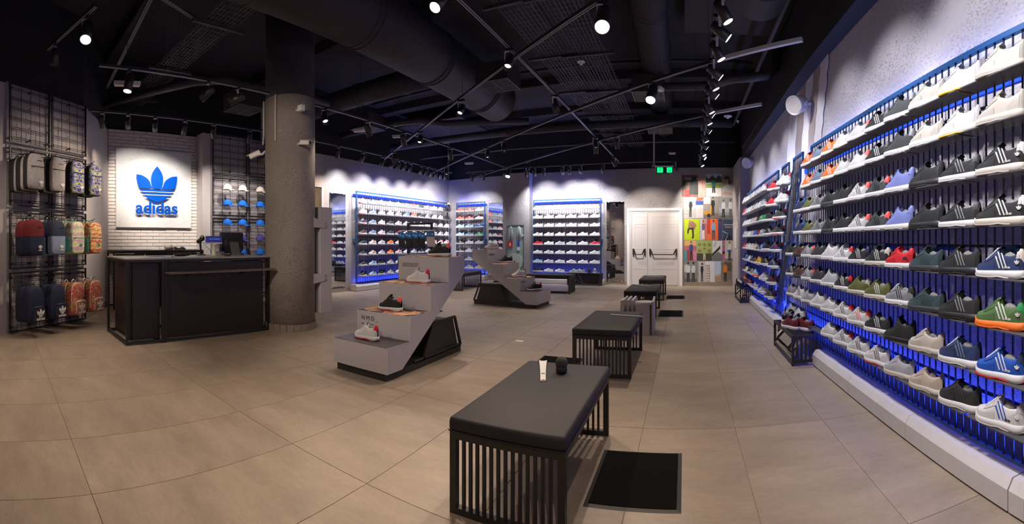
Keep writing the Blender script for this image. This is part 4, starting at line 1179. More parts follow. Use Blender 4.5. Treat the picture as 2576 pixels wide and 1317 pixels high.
# items on the counter
t = thing('barcode_scanner', 'black handheld barcode scanner upright in its stand on the counter', 'scanner', (-5.62, 2.82, zc))
obj('base', MB().lathe([(.0, 0), (.075, 0), (.075, .006), (.05, .018), (.0, .02)], 24), M['mirror_edge'], t, True)
obj('neck', MB().smoothpath([(0, 0, .01), (0, -.004, .08), (-.004, -.01, .16), (-.0, 0, .20)], .016, 10), M['dark_plastic'], t, True)
obj('scanner_head', MB().smoothpath([(-.02, -.05, .185), (-.015, -.02, .21), (.0, .02, .235), (.01, .045, .24)], .028, 12), M['dark_plastic'], t, True)
obj('ring', MB().smoothpath([(.0, .02+.035*math.cos(a), .245+.035*math.sin(a)) for a in [k*PI/8 for k in range(17)]], .007, 8), M['blackmetal'], t, True)
obj('cable', MB().smoothpath([(0, .03, .19), (.0, .08, .13), (0, .13, .09), (0, .17, .04), (0, .18, .004)], .003, 6), M['dark_plastic'], t)
t = thing('customer_display', 'cream customer pole display with a dark blue screen on the counter', 'display', (-5.42, 2.92, zc), math.radians(-90))
# local -y faces -x world? keep screen towards the customer (+x world)
t.rotation_euler = (0, 0, math.radians(90))
obj('pole', MB().lathe([(.0, 0), (.045, 0), (.045, .01), (.030, .02), (.028, .14), (.04, .15), (.04, .165), (0, .165)], 20), M['cream_plastic'], t, True)
obj('head', MB().bbox(-.12, .12, -.03, .03, .165, .185, .004), M['cream_plastic'], t)
hd = obj('screen_housing', MB().prism([(-.03, .185), (-.012, .275), (.02, .275), (.03, .185)], 'x', -.12, .12), M['screen_blue'], t)
textmesh('screen_text', 'HELLO FRIENDS', .024, M['screen_text'], hd, (0, -.0265, .225), (math.radians(79), 0, 0), .0005)
t = thing('till_monitor', 'black touchscreen till seen from behind on the counter', 'monitor', (-5.62, 3.36, zc), math.radians(90))
obj('casing', MB().bbox(-.20, .20, .03, .075, .05, .33, .012), M['dark_plastic'], t)
obj('back_cover', MB().bbox(-.15, .15, -.01, .03, .02, .24, .02), M['dark_plastic'], t)
obj('stand', MB().prism([(-.09, 0), (-.075, .0), (-.005, .19), (-.03, .19)], 'x', -.075, .075), M['mirror_edge'], t)
obj('base', MB().bbox(-.14, .14, -.08, .12, 0, .02, .006), M['dark_plastic'], t)
obj('hinge_cover', MB().bbox(-.10, .10, -.025, -.008, .19, .23, .004), M['blackmetal'], t)
t = thing('card_terminal', 'small dark card payment terminal with coloured keys on the counter', 'terminal', (-5.20, 3.02, zc), math.radians(60))
obj('body', MB().bbox(-.04, .04, -.085, .085, 0, .035, .008), M['dark_plastic'], t)
for i, c in enumerate(('red_paint', 'brass', 'green_emit2')):
    if c == 'green_emit2': M[c] = mat('green_key', (.02, .4, .06), .5)
    obj('key', MB().box(-.03+.022*i, -.012+.022*i, -.07, -.055, .035, .040), M[c], t)
obj('screen', MB().box(-.028, .028, .02, .06, .035, .037), M['mirror_edge'], t)
t = thing('stapler', 'small black stapler lying on the counter left of the scanner', 'stapler', (-5.45, 2.42, zc), .2)
obj('lower_arm', MB().bbox(-.025, .025, -.08, .08, 0, .014, .004), M['dark_plastic'], t)
obj('upper_arm', MB().bbox(-.02, .02, -.075, .07, .014, .034, .006), M['dark_plastic'], t)
t = thing('computer_mouse', 'black computer mouse beside the scanner stand', 'mouse', (-5.66, 2.62, zc), .5)
P = []
for i in range(7):
    th = PI*i/6; P.append([(.03*math.sin(th)*math.cos(PI*j/8), .05*math.cos(th), .03*math.sin(th)*math.sin(PI*j/8)+.001) for j in range(9)])
obj('body', MB().grid(P), M['dark_plastic'], t, True); obj('wheel', MB().tube((-.003, .025, .024), (.003, .025, .024), .008, 10), M['mirror_edge'], t)
def papers(label, loc, rz, w=.21, l=.3):
    t = thing('papers', label, 'papers', loc, rz)
    for i in range(3): obj('sheet', MB().box(-w/2, w/2, -l/2, l/2, .0015*i, .0015*i+.001), M['paper'], t, rz=.12*i)
papers('loose white papers on the left part of the counter', (-5.35, 1.86, zc), .6)
papers('white papers fanned on the counter near its front', (-5.55, 2.12, zc), 1.3, .15, .21)
t = thing('pen', 'blue pen lying on the counter among the papers', 'pen', (-5.15, 2.18, zc+.004), .9)
obj('barrel', MB().tube((0, -.06, 0), (0, .06, 0), .004, 8), M['blue_print'], t); obj('tip', MB().tube((0, -.075, 0), (0, -.06, 0), .001, 8, .004), M['dark_plastic'], t)
papers('stack of papers on the low cabinet behind the counter', (-7.8, 2.95, H2+.001), .4)
t = thing('paper_roll', 'white paper cup roll lying on the low cabinet', 'roll', (-7.75, 3.12, H2+.001))
obj('roll', MB().tube((0, 0, .055), (0, .14, .055), .055, 20), M['cream_plastic'], t, True); obj('core', MB().tube((0, -.002, .055), (0, .142, .055), .02, 12), M['blackmetal'], t)
t = thing('folded_cloth', 'dark folded cloth bundle with pink edge on the low cabinet', 'cloth', (-7.72, 3.40, H2+.001))
P = []
for i in range(9):
    y = -.12+.03*i; h = .05+.015*math.sin(i*1.3); P.append([(.05*math.cos(PI*j/8), y, .002+h*math.sin(PI*j/8)) for j in range(9)])
obj('bundle', MB().grid(P), M['dark_plastic'], t, True); obj('edge', MB().box(-.045, .045, -.135, -.12, .002, .05), mat('pink_cloth', (.5, .25, .3), .8), t)

# ================================================================ LOGO
lg = thing('logo_board', 'square white marble board with blue flower emblem on the brick wall', 'sign', (-8.075, 2.24, 1.50), PI/2)
obj('board', MB().bbox(0, 1.59, 0, .035, 0, 1.53, .003), M['logo_board'], lg)
e = obj('emblem', trefoil(.70, .012), M['blue_logo'], lg, loc=(.82, -.055, .50), label='glossy blue three-leaf emblem crossed by stripes')
textmesh('lettering', 'adidas', .33, M['blue_logo'], lg, (.82, -.06, .275), FRONT, .008, 'CENTER', .006, 1.08)
st_ = MB()
for x in (.5, .7, 1.0, 1.2):
    st_.tube((x, -.05, .42), (x, 0, .42), .004)
obj('stand_off', st_, M['grey_acrylic'], lg, kind='stuff')

# ================================================================ MESH DISPLAY WALLS
def mesh_wall(label, loc, rz, ncol, cwid, nrow, ch, z0, nx=4, ny=5):
    t = thing('mesh_display', label, 'display wall', loc, rz)
    W = cwid-.03; Hh = ch-.035
    bk = MB().box(0, cwid-.004, -.012, -.001, 0, ch-.004).mesh('backing_panel', M['meshback'])
    fr = MB(); b = .018
    fr.box(.015, .015+b, -.075, -.055, .02, Hh+.01); fr.box(.015+W-b, .015+W, -.075, -.055, .02, Hh+.01); fr.box(.015+b, .015+W-b, -.075, -.055, .02, .02+b); fr.box(.015+b, .015+W-b, -.075, -.055, Hh+.01-b, Hh+.01)
    frm = fr.mesh('panel_frame', M['blackmetal'])
    wr = MB()
    for i in range(nx+1):
        x = .05+(W-.07)*i/nx; wr.tube((x, -.068, .03), (x, -.068, Hh), .004, 5)
    for j in range(ny+1):
        z = .09+(Hh-.15)*j/ny
        for dz in (-.012, .012): wr.tube((.02, -.060, z+dz), (W+.01, -.060, z+dz), .004, 5)
    wrm = wr.mesh('wire_grid', M['blackmetal'])
    kn = MB()
    for i in (0, nx//2, nx):
        x = .05+(W-.07)*i/nx
        for j in (0, ny): 
            z = .09+(Hh-.15)*j/ny; kn.tube((x, -.080, z), (x, -.012, z), .011, 8)
        for j in (1, 3): kn.tube((x+.02, -.020, z0*0+.09+(Hh-.15)*(j+.4)/ny), (x+.02, -.012, .09+(Hh-.15)*(j+.4)/ny), .010, 8)
    knm = kn.mesh('clamp', M['blackmetal'])
    for c in range(ncol):
        for r in range(nrow):
            p = (c*cwid, 0, z0+r*ch)
            bp = node('backing_panel', bk, t, p)
            pf = node('panel_frame', frm, t, p)
            g_ = node('wire_grid', wrm, pf); g_['kind'] = 'stuff'
            k_ = node('clamp', knm, pf); k_['kind'] = 'stuff'
    return t
mw = mesh_wall('tall black wire grid display wall with backpacks at far left', (*mp(0, 0), 0), math.atan2(MU.y, MU.x), 2, .775, 4, .845, .0)
mc = mesh_wall('tall wire grid display wall with caps left of the column', (-7.87, 4.16, 0), PI/2, 2, .87, 4, .855, .02)

# emblem small
emb_small = trefoil(.055, .0015).mesh('emblem', M['text_white'])
emb_big = trefoil(.105, .0015).mesh('emblem', M['text_white'])
def txt_mesh(body, size, off=.0):
    o = textmesh('lettering', body, size, M['text_white'], None, (0, 0, 0), (0, 0, 0), .0006, 'CENTER', off)
    me = o.data; bpy.data.objects.remove(o); return me
tx_small = txt_mesh('adidas', .024, .0006); tx_big = txt_mesh('adidas', .058, .001); tx_tiny = txt_mesh('adidas', .016, .0003)

# backpacks
def pack_body(W, H, Dp, top=.5):
    n = 36
    def outline(sx, sz, y):
        pts = []
        for k in range(n):
            a = 2*PI*k/n; c = math.cos(a); s = math.sin(a)
            e = .42 if s > 0 else .28
            x = math.copysign(abs(c)**e, c)*sx; z = math.copysign(abs(s)**(.55 if s > 0 else .30), s)*sz
            if s > 0: x *= 1-.16*abs(s)**2
            pts.append((x, y, z))
        return pts
    P = []
    for y, q in ((Dp*.50, .02), (Dp/2, .55), (Dp/2, .86), (Dp/2*.9, .96), (Dp*.2, 1.0), (-Dp*.15, 1.0), (-Dp*.36, .965), (-Dp*.46, .90), (-Dp*.50, .82), (-Dp*.56, .45), (-Dp*.58, .02)):
        P.append(outline(W/2*q, H/2*(1-(1-q)*.6 if q > .5 else q*1.26), y))
    return MB().grid(P, True)
PB = pack_body(.27, .46, .15)
def patch(W, H, Dp, za, zb, off=.002, ycut=None):
    """the part of the pack's own front between two heights, laid just over it"""
    src = pack_body(W, H, Dp).mesh('patch')
    bm = bmesh.new(); bm.from_mesh(src)
    for co, no in (((0, 0, za), (0, 0, -1)), ((0, 0, zb), (0, 0, 1)), ((0, -Dp*.22 if ycut is None else ycut, 0), (0, 1, 0))):
        bmesh.ops.bisect_plane(bm, geom=bm.verts[:]+bm.edges[:]+bm.faces[:], plane_co=co, plane_no=no, clear_outer=True)
    bm.normal_update(); bm.verts.index_update()
    mb = MB()
    mb.add([v.co+v.normal*off*(1 if v.normal.y < .3 else 1) for v in bm.verts], [[v.index for v in f.verts] for f in bm.faces]); bm.free(); bpy.data.meshes.remove(src)
    return mb
body_me = {}
def body(m):
    if m.name not in body_me: body_me[m.name] = pack_body(.27, .46, .15).mesh('body', m, True)
    return body_me[m.name]
tri = {}
def pmesh(key, fn, m):
    if key not in tri: tri[key] = fn().mesh(key[0], m, True)
    return tri[key]
HZ = dict(navy=(.010, .016, .045), red=(.15, .009, .016), steel=(.20, .25, .36), grey=(.3, .29, .29), black=(.012, .011, .012), mint=(.10, .48, .34), white=(.7, .66, .62), orange=(.5, .16, .05))
def backpack(kind, p, rz, label, group):
    t = thing('backpack', label, 'backpack', p, rz, group)
    main = {'heather': M['fabric'], 'jazz': M['fabric'], 'redtop': M['fabric'], 'steel': M['fabric'], 'tropic': M['tropic'], 'tropic_o': M['tropic_o'], 'navy': M['fabric'], 'floral': M['floral']}[kind]
    bc_ = {'heather': 'black', 'jazz': 'black', 'redtop': 'navy', 'steel': 'navy', 'tropic': 'mint', 'tropic_o': 'mint', 'navy': 'navy', 'floral': 'white'}[kind]
    node('body', body(main), t, col=HZ[bc_])
    # handle loop and hook loop
    hm = pmesh(('handle',), lambda: MB().smoothpath([(-.035, .03, .215), (-.03, .03, .25), (0, .03, .265), (.03, .03, .25), (.035, .03, .215)], .008, 8), M['trim_obj'])
    node('handle', hm, t, col=HZ[{'tropic': 'mint', 'tropic_o': 'mint', 'floral': 'white'}.get(kind, bc_)])
    for sd in (-1, 1):
        sm_ = pmesh(('shoulder_strap', sd), lambda: MB().smoothpath([(.06*sd, .085, .20), (.075*sd, .10, .05), (.08*sd, .10, -.1), (.09*sd, .08, -.2)], .014, 8), M['trim_obj'])
        node('shoulder_strap', sm_, t, col=HZ['black' if bc_ == 'white' else bc_])
    if kind in ('heather', 'jazz'):
        fm = pmesh(('front_panel', kind), lambda: patch(.27, .46, .15, -.225, .225, .002), M['heather'] if kind == 'heather' else M['jazz'])
        node('front_panel', fm, t)
        node('zipper', pmesh(('zipper',), lambda: MB().box(-.105, .105, -.092, -.07, .055, .063).box(-.01, .075, -.091, -.07, .135, .141), M['trim_obj']), t, col=HZ['black'])
        e_ = node('emblem', emb_small, t, (.055, -.0895, -.165)); node('lettering', tx_tiny, t, (.055, -.0895, -.182), FRONT)
    if kind in ('redtop', 'steel'):
        node('front_panel', pmesh(('front_panel', 'top'), lambda: patch(.27, .46, .15, .02, .235, .002, .08), M['fabric']), t, col=HZ['red' if kind == 'redtop' else 'navy'])
        node('lower_panel', pmesh(('lower_panel',), lambda: patch(.27, .46, .15, -.235, .02, .003, .0), M['fabric']), t, col=HZ['navy' if kind == 'redtop' else 'steel'])
        node('zipper', pmesh(('zipper', 2), lambda: MB().box(-.0, .08, -.091, -.07, .13, .135), M['trim_obj']), t, col=HZ['black'])
        node('emblem', emb_small, t, (.04, -.0905, -.145)); node('lettering', tx_small, t, (.04, -.0905, -.168), FRONT)
    if kind in ('tropic', 'tropic_o'):
        node('side_pocket', pmesh(('side_pocket',), lambda: patch(.272, .46, .152, -.21, 0, .006).xform(Matrix.Rotation(0, 4, 'Z')) if False else MB().bbox(-.142, -.10, -.03, .07, -.20, .0, .012), M['trim_obj']), t, col=HZ['mint'])
        node('zipper', pmesh(('zipper', 3), lambda: MB().box(-.105, .105, -.092, -.07, .0, .006).smoothpath([(-.122, -.06, -.2), (-.128, -.062, 0), (-.118, -.062, .12), (-.09, -.062, .19), (0, -.062, .215), (.09, -.062, .19), (.118, -.062, .12), (.128, -.062, 0), (.122, -.06, -.2)], .004, 6), M['trim_obj']), t, col=HZ['mint'])
        node('emblem', pmesh(('emblem', 'mint'), lambda: trefoil(.055, .0015), M['trim_obj']), t, (.04, -.090, -.12), col=HZ['mint'])
    if kind in ('navy', 'floral'):
        pk = pmesh(('front_pocket', kind), lambda: pack_body(.20, .20, .06), M['fabric'] if kind == 'navy' else M['floral'])
        fp = node('front_pocket', pk, t, (0.01, -.095, -.115), col=HZ['navy'])
        node('emblem', emb_big, fp, (0, -.037, -.035)); node('lettering', tx_big, fp, (0, -.0375, -.075), FRONT)
        if kind == 'floral':
            node('piping', pmesh(('piping',), lambda: MB().smoothpath([(.098*math.copysign(abs(math.cos(a))**.4, math.cos(a)), -.018, .1*math.copysign(abs(math.sin(a))**.45, math.sin(a))) for a in [2*PI*k/24 for k in range(25)]], .005, 6), M['trim_obj']), fp, col=HZ['white'])
            node('piping', pmesh(('piping', 2), lambda: MB().smoothpath([(.126*math.copysign(abs(math.cos(a))**.42, math.cos(a)), -.055, .222*math.copysign(abs(math.sin(a))**(.55 if math.sin(a) > 0 else .3), math.sin(a))) for a in [2*PI*k/28 for k in range(29)]], .005, 6), M['trim_obj']), t, col=HZ['white'])
        node('zipper', pmesh(('zipper', 4), lambda: MB().box(-.09, .09, -.128, -.10, -.032, -.026), M['trim_obj']), t, col=HZ['black' if kind == 'navy' else 'white'])
    return t
MWA = math.atan2(MU.y, MU.x)
rowsB = [(2.13, 'upper', ['heather', 'heather', 'jazz', 'jazz'], [3, 2, 1, 2]),
         (1.285, 'middle', ['redtop', 'steel', 'tropic', 'tropic_o'], [2, 2, 2, 2]),
         (.43, 'lower', ['navy', 'navy', 'floral', 'floral'], [2, 2, 2, 2])]
DS = {'heather': 'heather grey backpack with black sides', 'jazz': 'black backpack with yellow violet printed front', 'redtop': 'red and navy backpack', 'steel': 'navy backpack with steel blue lower front',
      'tropic': 'mint backpack with tropical striped print', 'tropic_o': 'mint and orange printed backpack', 'navy': 'plain navy backpack with white emblem pocket', 'floral': 'red floral backpack with white piping'}
for z, rn, kinds, ns in rowsB:
    for i, (kd, n) in enumerate(zip(kinds, ns)):
        s_ = .145+.39*i
        hk = MB().smoothpath([(s_, -.065, z+.27), (s_, -.30-.02*n, z+.25), (s_, -.40, z+.262), (s_, -.43, z+.285)], .005, 6)
        obj('peg_hook', hk, M['blackmetal'], mw)
        for j in range(n):
            dd = .40-.13*j
            p = P0 + MU*(s_-.012*j) + MN*dd
            order = ['front', 'second', 'rear'][j]
            nm = ['leftmost', 'second', 'third', 'rightmost'][i]
            lab = f'{DS[kd]}, {order} on {nm} hook, {rn} row'
            backpack(kd, (p.x, p.y, z-.01*j), MWA+.05*j, lab, f'backpacks in the {rn} row')

# caps
capd = MB(); P = []
for i in range(9):
    th = PI/2*i/8
    P.append([(.088*math.cos(th)*math.cos(2*PI*j/24)*1.08, .088*math.cos(th)*math.sin(2*PI*j/24), .115*math.sin(th)**.9) for j in range(24)])
capd.grid(P, True)
cap_me = capd.mesh('crown', M['fabric'], True)
P = []
for i in range(5):
    f_ = i/4
    P.append([((.085+.075*f_*math.cos(a))*1.0 if False else (.08*math.cos(a)*1.06+.075*f_*math.cos(a)**.7 if math.cos(a) > 0 else 0), .086*math.sin(a)*(1-.08*f_), -.012*f_+.004-.02*math.sin(a)**2*f_) for a in [(-1+2*j/12)*1.15 for j in range(13)]])
br = MB().grid(P); brim_me = br.mesh('brim', M['fabric'], True)
btn = MB().tube((0, 0, .112), (0, 0, .12), .008, 8).mesh('button', M['fabric'])
def cap(col, p, rz, label, group):
    t = thing('cap', label, 'cap', p, rz, group)
    node('crown', cap_me, t, col=col); b_ = node('brim', brim_me, t, col=col); node('button', btn, t, col=col)
    if col[2] > .3 or True:
        e_ = node('emblem', emb_cap, t, (.078, -.034, .025), (math.radians(72), 0, math.radians(60)))
emb_cap = trefoil(.05, .001).xform(Matrix.Rotation(-PI/2, 4, 'X')).mesh('emblem', M['text_white'])
CC = [(2.29, (.62, .56, .52), 'off-white', 'top'), (1.98, (.0, .13, .62), 'bright blue', 'second'), (1.59, (.0, .13, .62), 'bright blue', 'third'), (1.27, (.05, .04, .22), 'violet', 'fourth'), (.98, (.0, .1, .5), 'blue', 'fifth')]
for z, c, cn, rn in CC:
    for i, y in enumerate((4.42, 4.78, 5.22)):
        xx = -7.62
        hk = MB().smoothpath([(y-4.16, -.065, z+.06), (y-4.16, -.22, z+.05), (y-4.16, -.25, z+.07)], .005, 6)
        obj('peg_hook', hk, M['blackmetal'], mc)
        cap(c, (xx, y, z-.02), math.radians(52), f'{cn} cap with emblem, {ORD[i+1]} from left in {rn} row beside column', f'caps in the {rn} row')

# ================================================================ SOCK STAND
t = thing('sock_stand', 'black frame stand hung with socks behind the near stair display', 'display stand', (-4.64, 6.3, 0))
fr = MB(); fw = .035
for x in (0, .50): fr.box(x, x+fw, 0, fw, 0, 1.56)
fr.box(fw, .5, 0, fw, 1.56-fw, 1.56); fr.box(fw, .5, 0, fw, .02, .05)
obj('frame', fr, M['blackmetal'], t)
for z in (1.42, 1.0): obj('rail', MB().tube((-.14, -.02, z), (.62, -.02, z), .008), M['trackalu'], t)
obj('base', MB().box(-.05, .59, -.2, .25, 0, .02), M['blackmetal'], t)
card = MB().box(-.04, .04, -.002, .002, 0, .095).mesh('header_card', mat('sock_card_blue', (.0, .13, .42), .5))
sck = MB(); P = []
for i in range(8):
    f_ = i/7; wv = .036+.006*math.sin(f_*3)
    P.append([(wv*math.cos(2*PI*j/10)+(.02*f_**2), .012*math.sin(2*PI*j/10), -.17*f_) for j in range(10)])
sck.grid(P, True); sck.f.append(tuple(range(70, 80)))
sck_me = sck.mesh('sock', M['fabric'], True)
hkm = MB().tube((0, 0, .09), (0, 0, .125), .003, 5).mesh('hanger', M['white_plastic'])
emb_sock = trefoil(.03, .001).mesh('emblem', M['white_paint'])
def sockpack(p, rz, colr, label, group):
    s_ = thing('sock_pack', label, 'socks', p, rz, group)
    c_ = node('header_card', card, s_); node('emblem', emb_sock, c_, (0, -.0025, .03)); node('sock', sck_me, s_, col=colr); node('hanger', hkm, s_)
xs = [-.10, -.02, .05, .12, .19, .26, .33, .40]
for i, x in enumerate(xs):
    sockpack((-4.64+x, 6.24-.03*(i % 2), 1.30-.015*(i % 2)), .25-.1*(i % 3), (.015, .014, .015), f'black socks under blue card, {ORD[i+1]} from left on upper rail', 'black sock packs on the upper rail')
for i, x in enumerate((.50, .56, .60)):
    sockpack((-4.64+x, 6.25-.02*i, 1.31), .3, (.58, .50, .47), f'cream socks under blue card, {ORD[i+1]} from left at the upper rail end', 'cream sock packs on the upper rail')
for i, x in enumerate((-.12, -.05, .05, .12, .22, .30, .38)):
    sockpack((-4.64+x, 6.24-.03*(i % 2), .89), .2-.1*(i % 3), (.6, .6, .6) if i % 2 else (.02, .02, .02), f'sock pack with blue card, {ORD[i+1]} from left on lower rail', 'sock packs on the lower rail')

# ================================================================ POSTERS
def px2x(px):  # back wall x for a photo column
    a = (px-1722)/1100; ta = math.tan(a); return 12.05*ta/(1+.065*ta)
def bz(py, x): r_ = math.hypot(x, BW(x)); return 1.25+(604-py)/1100*r_
def poster(label, xa, xb, ya, yb, bg, shapes, proud=.003, mt=None):
    """shapes: (kind, u, v, size..., colour) in 0..1 coordinates"""
    x0 = px2x(xa); x1 = px2x(xb); zt = bz(ya, x0); zb = bz(yb, x0); W = x1-x0; Hh = zt-zb
    t = thing('poster', label, 'poster', (x0, BW(x0), zb), BWA)
    o = obj('sheet', MB().box(0, W, -proud, -.0005, 0, Hh), mt or M['flat'], t, col=bg if not mt else None)
    y = -proud
    for i, sh in enumerate(shapes):
        k = sh[0]; yy = y-.0004*(i+1); mb = MB()
        if k == 'r':
            _, u0, v0, u1, v1, c = sh; mb.box(u0*W, u1*W, yy, y, v0*Hh, v1*Hh)
        elif k == 'p':
            _, pts, c = sh; mb.prism([(u*W, v*Hh) for u, v in pts], 'y', yy, y)
        elif k == 'c':
            _, u, v, rr, c = sh; mb.tube((u*W, y, v*Hh), (u*W, yy, v*Hh), rr*W, 14)
        obj('print', mb, M['flat'], o, col=c)
    return t
def fig(u, v, h, top, leg, skin=(.35, .2, .14), hair=(.02, .015, .015), lean=0, s=1):
    """a standing figure print: u centre, v feet, h height; aspect s"""
    w_ = h*.95*s; SK = 1
    return [('p', [(u-w_*.22+lean*.0, v), (u-w_*.05, v), (u+lean*h*.5, v+h*.46), (u+w_*.05, v), (u+w_*.22, v), (u+w_*.18+lean*h*.5, v+h*.52), (u-w_*.18+lean*h*.5, v+h*.52)], leg),
            ('p', [(u-w_*.2+lean*h*.5, v+h*.48), (u+w_*.2+lean*h*.5, v+h*.48), (u+w_*.32+lean*h*.8, v+h*.62), (u+w_*.24+lean*h*.85, v+h*.83), (u-w_*.24+lean*h*.85, v+h*.83), (u-w_*.32+lean*h*.7, v+h*.62)], top),
            ('c', u+lean*h, v+h*.91, h*.095*s, skin), ('p', [(u-w_*.11+lean*h, v+h*.93), (u+w_*.11+lean*h, v+h*.93), (u+w_*.09+lean*h, v+h), (u-w_*.09+lean*h, v+h)], hair)]
k_ = (.02, .02, .02); wt = (.7, .68, .66); gy = (.32, .3, .29)
poster('poster of a person in black on brick with red stool, top left', 1715, 1756, 440, 494.5, (.16, .08, .07), [('r', 0, .6, 1, .66, gy), ('r', .2, .8, 1, .85, (.5, .45, .42)), ('r', .2, 0, .55, .32, (.6, .02, .02)), ('p', [(.45, .1), (1, .1), (1, .6), (.85, .95), (.65, .9), (.5, .6)], k_), ('p', [(0, .3), (.28, .35), (.22, .8), (.05, .8)], (.05, .06, .03)), ('c', .14, .84, .09, (.2, .1, .07))])
poster('narrow poster of dense red graffiti in the top row', 1756.5, 1775, 446, 503, None, [], .003, M['graffiti'])
poster('poster of a person kicking beneath palm trees, top row', 1776, 1815, 437.5, 494, (.62, .60, .60), [('r', 0, .38, 1, .58, (.2, .27, .06)), ('r', 0, .58, 1, 1, (.45, .55, .68)), ('p', [(0, .6), (.3, .62), (.6, .6), (1, .62), (1, .85), (.8, .95), (.65, .8), (.4, .95), (.2, .78), (0, .88)], (.04, .07, .03))] + fig(.5, .16, .62, (.02, .16, .1), k_, s=.8))
poster('poster of a person in a cap and pale shirt with folded arms', 1816, 1848, 440, 496.5, (.32, .22, .17), [('p', [(.0, 0), (1, 0), (1, .5), (.75, .62), (.4, .62), (0, .4)], (.42, .42, .39)), ('p', [(0, .14), (.9, .08), (1, .16), (.2, .28)], (.45, .28, .22)), ('c', .38, .78, .17, (.4, .24, .18)), ('p', [(.15, .82), (.6, .8), (.55, .95), (.25, .96)], (.04, .03, .03)), ('p', [(.5, .85), (.75, .7), (.65, .55), (.52, .6)], (.12, .03, .02))])
poster('poster of a person in black walking down stone steps, second row', 1720, 1750, 497, 549, (.42, .40, .38), [('r', 0, .2, .5, .23, gy), ('r', 0, .34, .5, .37, gy), ('r', .6, .5, 1, .9, (.5, .5, .52))]+fig(.55, .06, .9, k_, k_, (.5, .35, .28), (.6, .58, .55), .06, .55))
poster('poster of a blue and white collage beside the steps poster', 1750.5, 1769, 497, 548, (.55, .52, .55), [('r', 0, .65, 1, .85, (.04, .08, .3)), ('r', .2, .1, .9, .5, (.6, .5, .48)), ('r', .1, .86, .8, 1, (.5, .1, .06))])
poster('poster of a person in black with an orange chair, second row', 1770, 1808, 495, 549.5, (.30, .27, .25), [('r', 0, .68, .45, 1, (.55, .56, .6)), ('r', 0, 0, 1, .25, (.18, .15, .13)), ('p', [(.0, .2), (.5, .14), (.5, .3), (.1, .36)], (.6, .25, .02)), ('p', [(.4, .2), (.55, .2), (.6, .6), (.45, .6)], (.65, .3, .02)), ('c', .35, .14, .13, k_)]+fig(.62, .14, .85, k_, k_, (.5, .35, .28), s=.5))
poster('black and white poster of two people in front of a train, second row', 1809, 1848, 498, 549.5, (.28, .28, .28), [('r', 0, .3, 1, .55, (.4, .4, .4)), ('r', 0, 0, 1, .16, (.14, .14, .14))]+fig(.28, .05, .88, (.6, .6, .6), k_, (.3, .3, .3), s=.5)+fig(.74, .03, .92, (.55, .55, .55), (.12, .12, .12), (.2, .2, .2), s=.5))
poster('lime green poster of a leaping person in black trousers', 1721, 1760, 551, 603.5, (.42, .55, .01), [('p', [(.25, .55), (.7, .5), (.8, .75), (.55, .92), (.3, .85)], (.30, .15, .09)), ('c', .38, .9, .08, (.35, .2, .14)), ('p', [(.3, .58), (.62, .6), (.64, .15), (.54, .15), (.5, .5), (.28, .5)], k_), ('p', [(.22, .55), (.34, .52), (.28, .3), (.2, .32)], k_), ('p', [(.5, .08), (.62, .08), (.62, .17), (.52, .17)], k_)])
poster('poster of a person in purple and white stripes, third row', 1761, 1778, 551, 603.5, (.5, .25, .22), [('r', .0, 0, .3, 1, (.45, .45, .5)), ('r', .7, 0, 1, .8, (.6, .12, .08))]+fig(.5, .04, .9, (.12, .08, .18), wt, s=.9))
poster('bright orange poster of two people in denim, third row', 1779, 1817, 550, 604, (.75, .14, .03), [('r', 0, .3, .2, 1, (.5, .04, .02)), ('r', .72, 0, 1, 1, (.04, .06, .14))]+fig(.42, .04, .9, (.25, .32, .5), (.04, .08, .15), s=.55)+fig(.82, .04, .88, (.05, .05, .2), (.1, .03, .1), s=.4))
poster('dark blue poster of a factory corridor with light streaks', 1818, 1847.5, 551, 604, (.035, .055, .10), [('p', [(.45, .3), (.55, .3), (1, 0), (0, 0)], (.01, .015, .04)), ('r', .2, .6, .8, .66, (.35, .2, .08)), ('r', .1, .72, .9, .76, (.3, .45, .55)), ('p', [(.0, .4), (.45, .3), (.46, .32), (.0, .46)], (.2, .4, .6)), ('p', [(.2, 0), (.26, 0), (.48, .28), (.46, .28)], (.5, .6, .7))])
poster('poster of a person in dark coat before coloured stripes, fourth row', 1722, 1752, 605, 655, (.4, .12, .14), [('r', 0, .75, 1, 1, (.6, .35, .1)), ('r', 0, .0, .22, .5, (.05, .25, .3)), ('r', .22, 0, .4, .55, (.3, .04, .06)), ('r', .75, 0, 1, .5, (.55, .2, .3))]+fig(.56, .02, .95, (.05, .05, .18), k_, s=.6))
poster('poster of a yellow loudspeaker wall with a person seated, fourth row', 1753, 1791, 604.5, 655, (.30, .38, .12), [('r', 0, 0, 1, .36, (.06, .05, .03)), ('r', 0, .55, 1, .58, (.6, .15, .05))]+[('c', u, v, .09, (.1, .05, .03)) for u in (.18, .5, .82) for v in (.47, .8)]+[('c', u, v, .045, (.5, .42, .12)) for u in (.18, .5, .82) for v in (.47, .8)]+fig(.5, .02, .62, (.3, .38, .14), (.5, .45, .35), s=.7))
poster('black and white poster of a roof and railing, fourth row', 1792, 1817, 605, 655, (.6, .6, .6), [('p', [(0, 0), (1, 0), (1, .3), (.6, .45), (0, .2)], (.15, .15, .15)), ('p', [(.0, .35), (.8, .75), (.8, .6), (0, .2)], k_), ('p', [(.1, .7), (.3, .95), (.45, .95), (.25, .65)], (.4, .4, .4))])
poster('magenta patterned strip poster in the fourth row', 1817.5, 1823, 605, 653, (.5, .08, .3), [('r', 0, .3, 1, .45, k_), ('r', 0, .7, 1, .8, (.1, .3, .08))])
